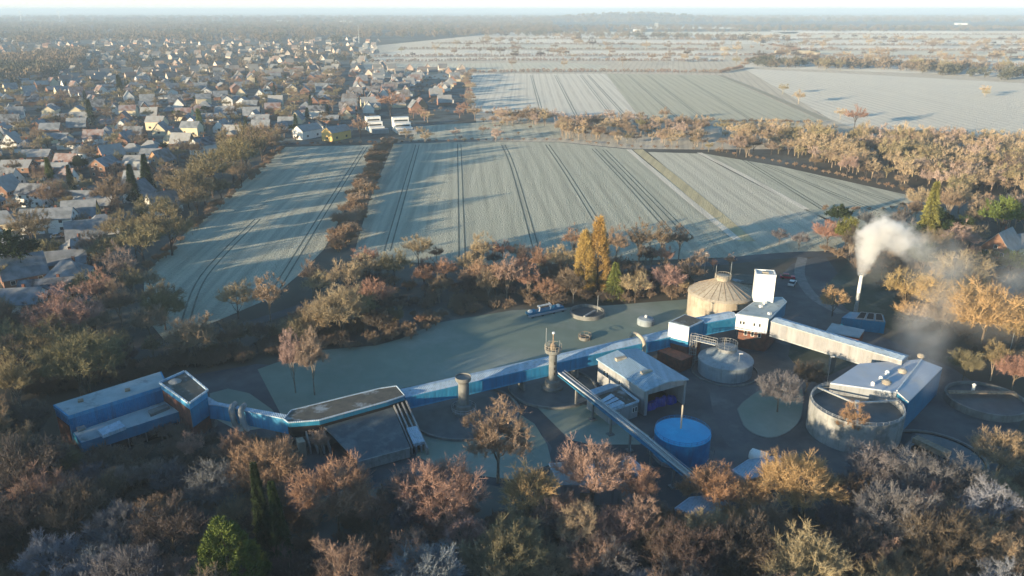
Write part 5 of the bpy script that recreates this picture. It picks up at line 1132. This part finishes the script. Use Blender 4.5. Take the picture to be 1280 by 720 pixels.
# tiny far crowns
def tiny(seed, n=90, s=1.0):
    g_ = np.random.default_rng(seed); u = unit(g_.normal(size=(n, 3))); p = u*np.array([5.5, 5.5, 4.0])*(.6+.4*g_.random((n, 1)))+np.array([0, 0, 6.2])
    d = unit(u+g_.normal(size=(n, 3))*.8+np.array([0, 0, .4])); V, Fc = blades(g_, p, d, 2.2+1.8*g_.random(n), 1.1+.5*g_.random(n))
    q = MB(); q.tube([(0, 0, 0), (0, 0, 5)], .35, 3); tv, tf = mb_tris(q); return np.vstack([V, tv]), np.vstack([Fc, tf+len(V)])
TINY = [tiny(k) for k in range(5)]
def tinymass(name, label, pts_, mat, smin, smax, seed=1, flat=1.0, cat='wood'):
    g_ = np.random.default_rng(seed); Vs = []; Fs = []; off = 0
    for (x, y) in pts_:
        V, Fc = TINY[g_.integers(5)]; s = g_.uniform(smin, smax); a = g_.uniform(0, 6.28); co, si = math.cos(a), math.sin(a)
        W = np.empty_like(V); W[:, 0] = (V[:, 0]*co-V[:, 1]*si)*s+x; W[:, 1] = (V[:, 0]*si+V[:, 1]*co)*s+y; W[:, 2] = V[:, 2]*s*flat
        Vs.append(W); Fs.append(Fc+off); off += len(V)
    V = np.vstack(Vs); V0 = V.mean(0)*[1, 1, 0]; me = np_mesh(name, V-V0, np.vstack(Fs), mat); o = link(bpy.data.objects.new(name, me)); o.location = V0
    return tag(o, label, cat, None, 'stuff')
def rpts(poly, n, seed):
    P_ = [tuple(P(x, y)[:2]) for x, y in poly]; r_ = random.Random(seed); xs = [p[0] for p in P_]; ys = [p[1] for p in P_]; out = []; k = 0
    while len(out) < n and k < n*40:
        k += 1; q = (r_.uniform(min(xs), max(xs)), r_.uniform(min(ys), max(ys)))
        if inpoly(q, P_): out.append(q)
    return out
M['farwood'] = surf('far_wood', (.17, .13, .09), (.22, .17, .12), .01, .95, c3=(.09, .09, .06), s3=.004, t3=(.5, .6))
tinymass('woodland', 'brown woods reaching to the horizon beyond the town', rpts([(-80, 62), (120, 55), (420, 54), (480, 48), (690, 44), (690, 28), (-120, 30)], 3600, 1), 'farwood', 1.0, 1.7, 1)
tinymass('woodland', 'brown belt of wood at the edge of the far part of the town', rpts([(-60, 120), (10, 112), (60, 100), (100, 82), (110, 66), (60, 70), (-60, 88)], 420, 2), 'farwood', .9, 1.3, 2)
tinymass('woodland', 'scattered trees among the roofs of the far part of the town', rpts([(-40, 98), (420, 88), (470, 78), (440, 58), (-40, 62)], 420, 3), 'farwood', .5, .95, 3)
tinymass('woodland', 'low line of wood along the foot of the far hill', rpts([(540, 43), (1290, 39), (1300, 35), (1000, 33), (560, 34)], 800, 4), 'farwood', .9, 1.3, 4)
tinymass('woodland', 'hazy woods just under the horizon', rpts([(-120, 29), (1400, 29), (1400, 22), (-120, 22)], 3600, 5), 'farwood', 1.6, 2.8, 5)
tinymass('woodland', 'tree belt beyond the large pale field', rpts([(930, 84), (1100, 88), (1400, 112), (1400, 100), (1240, 88), (1100, 80), (930, 80)], 230, 6), 'farwood', .7, 1.2, 6)
tinymass('woodland', 'wood beyond the striped fields on the flat land', rpts([(640, 40), (790, 43), (870, 46), (980, 50), (990, 54), (860, 50), (660, 46)], 170, 8), 'farwood', .8, 1.3, 8)
# hedges between far fields
hl = [[(440, 78.5), (600, 75.8), (905, 77)], [(470, 71.3), (800, 70), (960, 69.8)], [(500, 61.5), (905, 63)], [(540, 55), (905, 56.4)], [(600, 48.7), (1000, 50)], [(440, 92), (590, 91), (760, 90), (900, 91.5), (930, 85)], [(980, 78), (1290, 82.5)], [(980, 70), (1300, 74)], [(960, 62.7), (1340, 64.2)], [(980, 56.3), (1350, 57.5)], [(1000, 49.5), (1340, 50)], [(930, 77), (1000, 63), (960, 56)], [(1000, 43), (1330, 43.8)]]
M['farhedge'] = surf('far_hedge', (.27, .17, .125), (.22, .16, .11), .02, .95)
for i, l in enumerate(hl):
    pts_ = []; 
    for a, b in zip(l[:-1], l[1:]):
        a, b = P(*a), P(*b); n_ = int((b-a).length/5)
        for k in range(n_): q = lerp(a, b, k/n_); pts_.append((q.x+rnd.uniform(-1.5, 1.5), q.y+rnd.uniform(-1.5, 1.5)))
    o = tinymass('hedge', 'thin brown hedge line between the far pale fields', pts_, 'farhedge', .28, .5, 20+i, cat='hedge'); del o['kind']; o['group'] = 'far field hedges'
# near field hedges
def hedge_row(pxs, step, sp, mat, smin, smax, label, seed, lod=1, keys=('bush',)):
    pts_ = []; pl = [P(x, y) for x, y in smoothline(pxs)]
    for a, b in zip(pl[:-1], pl[1:]):
        n_ = max(1, int((b-a).length/step))
        for k in range(n_): q = lerp(a, b, k/n_); pts_.append((q.x+rnd.gauss(0, sp), q.y+rnd.gauss(0, sp)))
    o = mass('hedge', label, pts_, lod, list(keys), mat, smin, smax, seed, 'hedge'); del o['kind']; return o
hedge_row([(482, 181), (465, 215), (448, 258), (430, 300), (420, 318)], 1.7, 2.3, 'hedge', .7, 1.25, 'tall pinkish hedge between the two nearest frosted fields', 41)
hedge_row([(360, 181), (470, 179), (600, 176), (700, 176), (790, 184), (880, 188), (975, 204), (1160, 245)], 4, .8, 'hedge', .3, .5, 'low pale hedge along the far edge of the frosted fields', 42, 2)
hedge_row([(585, 142), (700, 148), (803, 153), (1030, 154)], 4, 1.5, 'hedge', .5, .8, 'low hedge at the near edge of the two far fields', 43, 2)
hedge_row([(400, 432), (470, 428), (500, 420), (545, 400), (640, 384), (760, 378), (858, 370)], 2.6, 1.6, 'twigwood', .35, .7, 'dark scrub along the back edge of the lawn', 44)
hedge_row([(170, 350), (225, 300), (300, 235), (352, 186)], 3, 1.2, 'hedge', .4, .7, 'scrubby hedge below the olive copse along the shaded field', 45)
hedge_row([(1030, 262), (1100, 262), (1160, 250)], 4, 1.2, 'hedge', .3, .5, 'short low hedge at the tip of the eastern field', 46, 2)
# undergrowth in the foreground wood and round the plant
gp = rpts([(-80, 590), (110, 595), (340, 600), (600, 640), (900, 660), (1130, 620), (1340, 600), (1400, 900), (-100, 900)], 420, 31)+rpts([(60, 575), (240, 540), (380, 560), (360, 600), (100, 610)], 60, 32)
mass('undergrowth', 'dark tangled undergrowth below the nearest trees', gp, 1, ['bush'], 'twigwood', .4, .9, 33, 'undergrowth')
mass('undergrowth', 'scrub and saplings along the shaded lane by the plant', rpts([(-40, 480), (240, 448), (400, 420), (480, 400), (420, 432), (230, 468), (60, 500)], 150, 34)+rpts([(1010, 310), (1290, 340), (1290, 470), (1190, 430), (1100, 360), (1060, 340)], 160, 35)+rpts([(370, 400), (560, 350), (860, 345), (860, 372), (640, 384), (480, 420)], 160, 36), 1, ['bush'], 'twigwood', .35, .8, 37, 'undergrowth')
mass('undergrowth', 'garden shrubs scattered between the houses', [q for q in rpts([(-40, 395), (-40, 100), (560, 85), (560, 150), (345, 180), (200, 265), (90, 385)], 900, 38) if all((q[0]-a)**2+(q[1]-b)**2 > 49 for a, b in HS)], 2, ['bush'], 'twigwood', .3, .75, 39, 'shrubs')
# unseen trees added outside the picture, their height and number set for shade
sp_ = []; r5 = random.Random(9)
while len(sp_) < 210:
    x, y = r5.uniform(-340, 60), r5.uniform(-140, 170)
    q = pix(Vector((x, y, 8))) if y > 10 else (-999, 0)
    vis = False
    for zt_ in (4, 12, 24):
        for ex in (-9, 0, 9):
            pv = Vector((x+ex, y+9, zt_))
            if depth(pv) > 1:
                q = pix(pv); vis = vis or (-40 < q[0] < 1320 and q[1] < 735)
    if vis: continue
    if all((x-a)**2+(y-b)**2 > 42 for a, b in sp_): sp_.append((x, y))
mass('woodland', 'wood continuing past the frame below the plant', sp_, 1, ['oak', 'birch', 'oak'], 'twigwood', 1.1, 1.5, 51)

# far hill with wood on top, wind turbines, mast, silos
hc = P(790, 26); hc = Vector((hc.x, hc.y, 0))
vs_ = [] ; nx, ny = 30, 8; fs_ = []
for j in range(ny+1):
    for i in range(nx+1):
        u_, v_ = i/nx*2-1, j/ny*2-1; z_ = 48*max(0, math.cos(u_*math.pi/2))**1.5*max(0, math.cos(v_*math.pi/2)); vs_.append((hc.x+u_*900, hc.y+v_*500, z_-.5))
for j in range(ny):
    for i in range(nx): a = j*(nx+1)+i; fs_.append((a, a+1, a+nx+2, a+nx+1))
m = MB(); m.add(vs_, fs_); struct(m.build('hill', 'farwood'), 'low wooded hill breaking the horizon')
pts_ = []; r6 = random.Random(2)
g_ = np.random.default_rng(4); Vs = []; Fs = []; off = 0
for _ in range(420):
    u_, v_ = r6.uniform(-.9, .9), r6.uniform(-.8, .5); z_ = 48*max(0, math.cos(u_*math.pi/2))**1.5*max(0, math.cos(v_*math.pi/2))-1
    V, Fc = TINY[r6.randrange(5)]; s = r6.uniform(.9, 1.7); Vs.append(V*s+np.array([hc.x+u_*900, hc.y+v_*500, z_])); Fs.append(Fc+off); off += len(V)
V = np.vstack(Vs); V0 = V.mean(0)*[1, 1, 0]; o = link(bpy.data.objects.new('woodland', np_mesh('woodland', V-V0, np.vstack(Fs), 'farwood'))); o.location = V0; tag(o, 'dark wood covering the low hill on the horizon', 'wood', None, 'stuff')
c = P(449, 54)
t = thing('radio_mast', c, 'thin lattice radio mast standing in the woods beyond the town', 'mast')
m = MB(); Hm = 34
for dx, dy in ((-.9, -.6), (.9, -.6), (0, .9)): m.tube([(c.x+dx, c.y+dy, 0), (c.x+dx*.3, c.y+dy*.3, Hm)], .22, 4)
for k in range(12): m.tube([(c.x-.9*(1-k/17), c.y-.5, k*2.8), (c.x+.9*(1-k/17), c.y-.5, k*2.8+2.8)], .12, 4)
m.build('lattice', 'steel', t); MB().tube([(c.x, c.y, Hm), (c.x, c.y, Hm+6)], .15, 4).build('antenna', 'white', t)
for px, py in ((27, 27), (75, 27)):
    c = P(px, py); t = thing('wind_turbine', c, 'pale wind turbine far off at the horizon above the town', 'wind turbine', 'far wind turbines')
    MB().tube([c, c+Vector((0, 0, 62))], [2.2, 1.4], 8).build('tower', 'white', t); MB().box((c.x, c.y, 62), (3, 8, 3)).build('nacelle', 'white', t)
    for k in range(3):
        a = R(90+120*k+20); MB().tube([(c.x, c.y-4.5, 63.5), (c.x+26*math.cos(a), c.y-4.5, 63.5+26*math.sin(a))], [1.1, .3], 4).build('blade', 'white', t)
for px, py, W_, h_, lab, mt in ((355, 27, 90, 8, 'long white factory far off near the horizon', 'white'), (433, 29, 70, 12, 'white block building far off beyond the mast', 'white'), (796, 40, 26, 8, 'small white farmhouse at the foot of the hill', 'white'), (820, 37, 14, 24, 'grey silo tower standing on the pale plain', 'panelwall'), (1201, 31, 60, 8, 'white buildings in front of the far wooded ridge', 'white')):
    c = P(px, py); t = thing('distant_building', c, lab, 'building')
    MB().box((c.x, c.y, 0), (W_, W_*.3, h_)).build('wall', mt, t); MB().box((c.x, c.y, h_), (W_*1.02, W_*.32, 1.5)).build('roof', 'paleroof', t); MB().box((c.x-W_*.2, c.y-W_*.15-.2, h_*.3), (W_*.3, .3, h_*.3)).build('window_band', 'glass', t)
for px, py, rz, L_, lab in ((978, 67.5, 3, 26, 'farm barn with sunlit orange front among the pale fields, smaller one'), (1010, 68, -4, 38, 'long farm barn with sunlit orange front among the pale fields'), (905, 63, 0, 14, 'tiny farm shed beside the hedge corner')):
    c = P(px, py); t = thing('farm_barn', c, lab, 'barn', None, R(rz)); ORG[t.name] = Vector((0, 0, 0))
    hx, hy, he, hr = L_/2, 6, 3.5, 6.5
    m = MB(); m.add([(-hx, -hy, 0), (-hx, hy, 0), (-hx, hy, he), (-hx, 0, hr-.1), (-hx, -hy, he), (hx, -hy, 0), (hx, hy, 0), (hx, hy, he), (hx, 0, hr-.1), (hx, -hy, he)], [(4, 3, 2, 1, 0), (5, 6, 7, 8, 9), (0, 5, 9, 4), (1, 2, 7, 6), (4, 9, 8, 3), (3, 8, 7, 2)])
    o = m.build('wall', 'cream', t)
    m = MB(); m.add([(-hx-.5, -hy-.5, he), (hx+.5, -hy-.5, he), (hx+.5, 0, hr+.4), (-hx-.5, 0, hr+.4), (hx+.5, hy+.5, he), (-hx-.5, hy+.5, he)], [(0, 1, 2, 3), (3, 2, 4, 5)]); m.build('roof', 'sand', t)
    m = MB(); m.box((0, -hy-.1, 0), (5, .15, 4)); m.build('door', 'rust', t)
for px, py, s in ((778, 83, 1.0), (815, 78, 1.0), (833, 79, .9), (855, 78, .9), (871, 78, .7), (705, 85, .7), (1030, 88, 1.1), (1050, 88, 1.0), (1140, 80, 1.0), (1145, 87, 1.2), (1180, 90, 1.1), (1195, 90, 1.2), (1255, 90, 1.2), (1000, 58, .8), (1023, 56, .7), (1063, 55, .7), (1100, 57, .7), (1120, 54, .6), (1140, 52, .6), (750, 60, .5), (860, 57, .5), (783, 63, .4), (905, 74, .8), (920, 82, .9), (502, 67, .8), (645, 70, .8), (640, 85, .8)):
    put_tree(P(px, py), 'oak', rnd.choice(('brown', 'tan', 'olive')), s*1.15)


# the largest 300 broad trees in view stand alone, the small rest is one mass
CREATE[0] = True
def small(d_): return d_[3]/depth(Vector(d_[0])) if d_[4] is None else 9
broad = sorted([d_ for d_ in DEFER if d_[1] == 'oak'], key=small, reverse=True); keep = set(id(d_) for d_ in broad[:296])
restt = []
for d_ in DEFER:
    if d_[1] == 'oak' and id(d_) not in keep: restt.append(d_)
    else:
        col = d_[2]; ev = d_[1] in ('pine', 'spruce', 'cypress')
        if ev and 'green' not in col: col = 'dark green'
        if not ev and 'green' in col: col = 'brown'
        put_tree(d_[0], d_[1], col, *d_[3:])
def colmass(name, label, specs, seed):
    g_ = np.random.default_rng(seed); Vs = []; Fs = []; Cs = []; off = 0
    for loc, key, col, s, _, _, zs, _ in specs:
        L = TP[(key, 2)]; _, _, ref, (tr_, V, Fc, cm) = L[g_.integers(len(L))]; a = g_.uniform(0, 6.28); co, si = math.cos(a), math.sin(a)
        tv, tf = mb_tris(tr_); Va = np.vstack([V, tv]); W = np.empty_like(Va)
        W[:, 0] = (Va[:, 0]*co-Va[:, 1]*si)*s+loc[0]; W[:, 1] = (Va[:, 0]*si+Va[:, 1]*co)*s+loc[1]; W[:, 2] = Va[:, 2]*s*zs
        c = np.array(TC['brown' if 'green' in col else col])*g_.uniform(.85, 1.15)
        Cs.append(np.tile([*c, 1.0], (len(Va), 1))); Vs.append(W); Fs.append(np.vstack([Fc, tf+len(V)])+off); off += len(Va)
    V = np.vstack(Vs); V0 = V.mean(0)*[1, 1, 0]; me = np_mesh(name, V-V0, np.vstack(Fs), 'masscol')
    at = me.color_attributes.new('tree_colour', 'FLOAT_COLOR', 'POINT'); at.data.foreach_set('color', np.vstack(Cs).astype(np.float32).ravel())
    o = link(bpy.data.objects.new(name, me)); o.location = V0; return tag(o, label, 'wood', None, 'stuff')
mm, nt_, b_ = newmat('small_tree_twigs'); at_ = nt_.nodes.new('ShaderNodeVertexColor'); at_.layer_name = 'tree_colour'; nt_.links.new(at_.outputs[0], b_.inputs['Base Color']); b_.inputs['Roughness'].default_value = .95; M['masscol'] = mm
BELT = [(880, 168), (1030, 176), (1290, 186), (1400, 262), (1180, 243), (1050, 215), (960, 188)]
for q in rpts(BELT, 300, 61): restt.append(((q[0], q[1], 0), 'oak', rnd.choice(['tan', 'brown', 'tan', 'pinkish', 'tan', 'olive']), rnd.uniform(.4, 1.05), None, None, rnd.uniform(.9, 1.15), None))
for q in rpts([(-40, 395), (-40, 98), (430, 84), (430, 150), (345, 180), (200, 265), (90, 385)], 620, 62):
    if all((q[0]-a)**2+(q[1]-b)**2 > 64 for a, b in HS): restt.append(((q[0], q[1], 0), 'oak', rnd.choice(['brown', 'olive', 'dark brown', 'brown', 'olive']), rnd.uniform(.35, .8), None, None, 1, None))
for poly_, n_ in (([(930, 82), (1280, 86), (1290, 50), (900, 48)], 170), ([(480, 78), (900, 74), (980, 50), (640, 46)], 110)):
    for q in rpts(poly_, n_, 64+n_): restt.append(((q[0], q[1], 0), 'oak', rnd.choice(['brown', 'tan', 'dark brown', 'brown']), rnd.uniform(.6, 1.5), None, None, 1, None))
for poly_, n_ in (([(700, 161), (880, 160), (890, 187), (790, 181), (700, 174)], 75), ([(590, 149), (700, 152), (700, 160), (600, 157)], 26), ([(1185, 262), (1290, 262), (1290, 290), (1190, 285)], 20)):
    for q in rpts(poly_, n_, 90+n_): restt.append(((q[0], q[1], 0), 'oak', rnd.choice(['brown', 'tan', 'pinkish', 'brown']), rnd.uniform(.4, .9), None, None, 1, None))
colmass('woodland', 'many smaller bare trees between the houses and in the belt beyond the fields', restt, 63)
#==STEAM==
def steam(name, blobs, dens, label, nscale, lo=(.33, .62)):
    xs = [b[0][i] for b in blobs for i in (0,)]
    mn = [min(b[0][i]-b[1] for b in blobs) for i in range(3)]; mx = [max(b[0][i]+b[1] for b in blobs) for i in range(3)]
    m = bpy.data.materials.new(name); m.use_nodes = True; nt = m.node_tree; nt.nodes.clear()
    out = nt.nodes.new('ShaderNodeOutputMaterial'); vol = nt.nodes.new('ShaderNodeVolumePrincipled'); nt.links.new(vol.outputs[0], out.inputs['Volume'])
    vol.inputs['Color'].default_value = (.97, .97, .97, 1); vol.inputs['Anisotropy'].default_value = .1
    geo = nt.nodes.new('ShaderNodeNewGeometry'); n1 = nt.nodes.new('ShaderNodeTexNoise'); n1.inputs['Scale'].default_value = nscale; n1.inputs['Detail'].default_value = 7; n1.inputs['Roughness'].default_value = .68
    nt.links.new(geo.outputs['Position'], n1.inputs['Vector'])
    # warp
    sub = nt.nodes.new('ShaderNodeVectorMath'); sub.operation = 'SUBTRACT'; nt.links.new(n1.outputs['Color'], sub.inputs[0]); sub.inputs[1].default_value = (.5, .5, .5)
    scl = nt.nodes.new('ShaderNodeVectorMath'); scl.operation = 'SCALE'; nt.links.new(sub.outputs[0], scl.inputs[0]); scl.inputs['Scale'].default_value = 5.0
    # the jet near the stack is warped less: scale warp with height above the stack
    add = nt.nodes.new('ShaderNodeVectorMath'); add.operation = 'ADD'; nt.links.new(geo.outputs['Position'], add.inputs[0])
    sep = nt.nodes.new('ShaderNodeSeparateXYZ'); nt.links.new(geo.outputs['Position'], sep.inputs[0])
    amp = ramp(nt, sep.outputs[2], CH.z, CH.z+10, .8, 8.0) if name == 'steam_plume' else None
    if amp: nt.links.new(amp, scl.inputs['Scale'])
    nt.links.new(scl.outputs[0], add.inputs[1])
    acc = None
    for c, r, k in blobs:
        dn = nt.nodes.new('ShaderNodeVectorMath'); dn.operation = 'DISTANCE'; nt.links.new(add.outputs[0], dn.inputs[0]); dn.inputs[1].default_value = c
        v = ramp(nt, dn.outputs['Value'], r, r*.25, 0, k)
        if acc is None: acc = v
        else:
            mx_ = nt.nodes.new('ShaderNodeMath'); mx_.operation = 'MAXIMUM'; nt.links.new(acc, mx_.inputs[0]); nt.links.new(v, mx_.inputs[1]); acc = mx_.outputs[0]
    n2 = nt.nodes.new('ShaderNodeTexNoise'); n2.inputs['Scale'].default_value = nscale*1.6; n2.inputs['Detail'].default_value = 4; nt.links.new(geo.outputs['Position'], n2.inputs['Vector'])
    mu = nt.nodes.new('ShaderNodeMath'); mu.operation = 'MULTIPLY'; nt.links.new(acc, mu.inputs[0]); nt.links.new(ramp(nt, n2.outputs['Fac'], lo[0], lo[1]), mu.inputs[1])
    mu2 = nt.nodes.new('ShaderNodeMath'); mu2.operation = 'MULTIPLY'; nt.links.new(mu.outputs[0], mu2.inputs[0]); mu2.inputs[1].default_value = dens
    nt.links.new(mu2.outputs[0], vol.inputs['Density'])
    b = MB(); b.prism([(mn[0]-1, mn[1]-1), (mx[0]+1, mn[1]-1), (mx[0]+1, mx[1]+1), (mn[0]-1, mx[1]+1)], max(.3, mn[2]), mx[2]+1)
    o = b.build(name, m); tag(o, label, 'steam', None, 'stuff'); return o
A = CH
bl = [((A.x+.0, A.y, A.z+.8), 1.3, 1.0), ((A.x+.2, A.y, A.z+2.6), 1.9, 1.0), ((A.x+.5, A.y, A.z+4.8), 2.6, 1.0), ((A.x+.7, A.y, A.z+7.2), 3.2, .95), ((A.x+1.0, A.y+.3, A.z+9.8), 4.2, .85), ((A.x+4.0, A.y+.5, A.z+11), 4.8, .7), ((A.x+8, A.y+.5, A.z+9.8), 4.8, .3), ((A.x+12, A.y+.5, A.z+7.8), 5.0, .09), ((A.x+16, A.y+1, A.z+5.5), 5.4, .025), ((A.x+22, A.y+1, A.z+2.5), 6.5, .008)]
steam('steam_plume', bl, 3.0, 'white steam plume blowing from the slim chimney over the golden trees', .22)
q = P(1160, 425, 5)
bl2 = [((q.x-2, q.y, 7), 7, .9), ((q.x+5, q.y+6, 9), 8, .7), ((q.x-9, q.y-14, 8), 6, .5), ((q.x+16, q.y+4, 8), 9, .4), ((q.x-14, q.y-24, 8), 5, .5), ((q.x+27, q.y+14, 13), 11, .4), ((q.x+12, q.y+20, 15), 10, .45), ((q.x-2, q.y+26, 16), 8, .3)]
steam('steam_drift', bl2, .10, 'thin drifting steam over the white roofed hall and golden trees', .12)

#==LABELS==
LM = [("the large white house", 64, 288), ("the yellow house", 103, 277), ("the orange gabled house", 203, 205), ("the white flat roofed blocks", 490, 158), ("the reddish tree of the estate", 487, 128),
      ("the blue flat roofed hall", 140, 500), ("the brick tower", 232, 490), ("the pump station", 430, 520), ("the twin yellow poplars", 740, 315), ("the cream digester", 898, 365), ("the blue tank", 851, 560),
      ("the open round tank", 1067, 510), ("the steaming chimney", 1072, 370), ("the bright green evergreen", 288, 680), ("the low round basin", 1230, 500), ("the golden orange tree", 660, 620), ("the tall yellow green conifer", 1163, 262),
      ("the rust red field tree", 1070, 145), ("the tall pinkish hedge", 455, 240), ("the pale tan lone tree", 185, 403), ("the dense brown tree", 140, 242), ("the farm barns", 1010, 68), ("the radio mast", 449, 50), ("the railed lookout column", 690, 470), ("the round green pine", 1254, 270)]
ORD = ['', 'second ', 'third ', 'fourth ', 'fifth ', 'sixth ', 'seventh ', 'eighth ', 'ninth ', 'tenth ']
def assign(reg_, farlabel, maxrank):
    groups = {}
    for rec in reg_:
        t, look, (px, py), d = rec
        nm, lx, ly = min(LM, key=lambda m_: (m_[1]-px)**2+((m_[2]-py)*1.3)**2)
        groups.setdefault((look, nm), []).append(((lx-px)**2+(ly-py)**2, rec))
    for (look, nm), L in groups.items():
        L.sort(key=lambda v: v[0])
        for i, (dd, rec) in enumerate(L):
            t = rec[0]
            if i < maxrank:
                t['label'] = f"{look}, {ORD[i]}nearest to {nm}"
            else:
                t['label'] = farlabel(look, rec); 
                t['group'] = t['label'][:60]
assign(registry, lambda look, rec: f"{look}, one of many alike", 9)
assign(treereg, lambda look, rec: f"{look} deep among many like it", 9)

# ------------------------------------------------------------------ render settings
sc.render.engine = 'CYCLES'
cy = sc.cycles; cy.max_bounces = 6; cy.diffuse_bounces = 2; cy.glossy_bounces = 2; cy.transmission_bounces = 2; cy.volume_bounces = 3; cy.transparent_max_bounces = 6
cy.caustics_reflective = False; cy.caustics_refractive = False
cy.use_denoising = True; cy.use_adaptive_sampling = True; cy.adaptive_threshold = 0.02
cy.volume_step_rate = 2.0; cy.volume_max_steps = 128
sc.render.film_transparent = False
print('objects', len(bpy.data.objects), 'houses', len(ranks), 'trees', len(TREES), 'town trees', town_n)
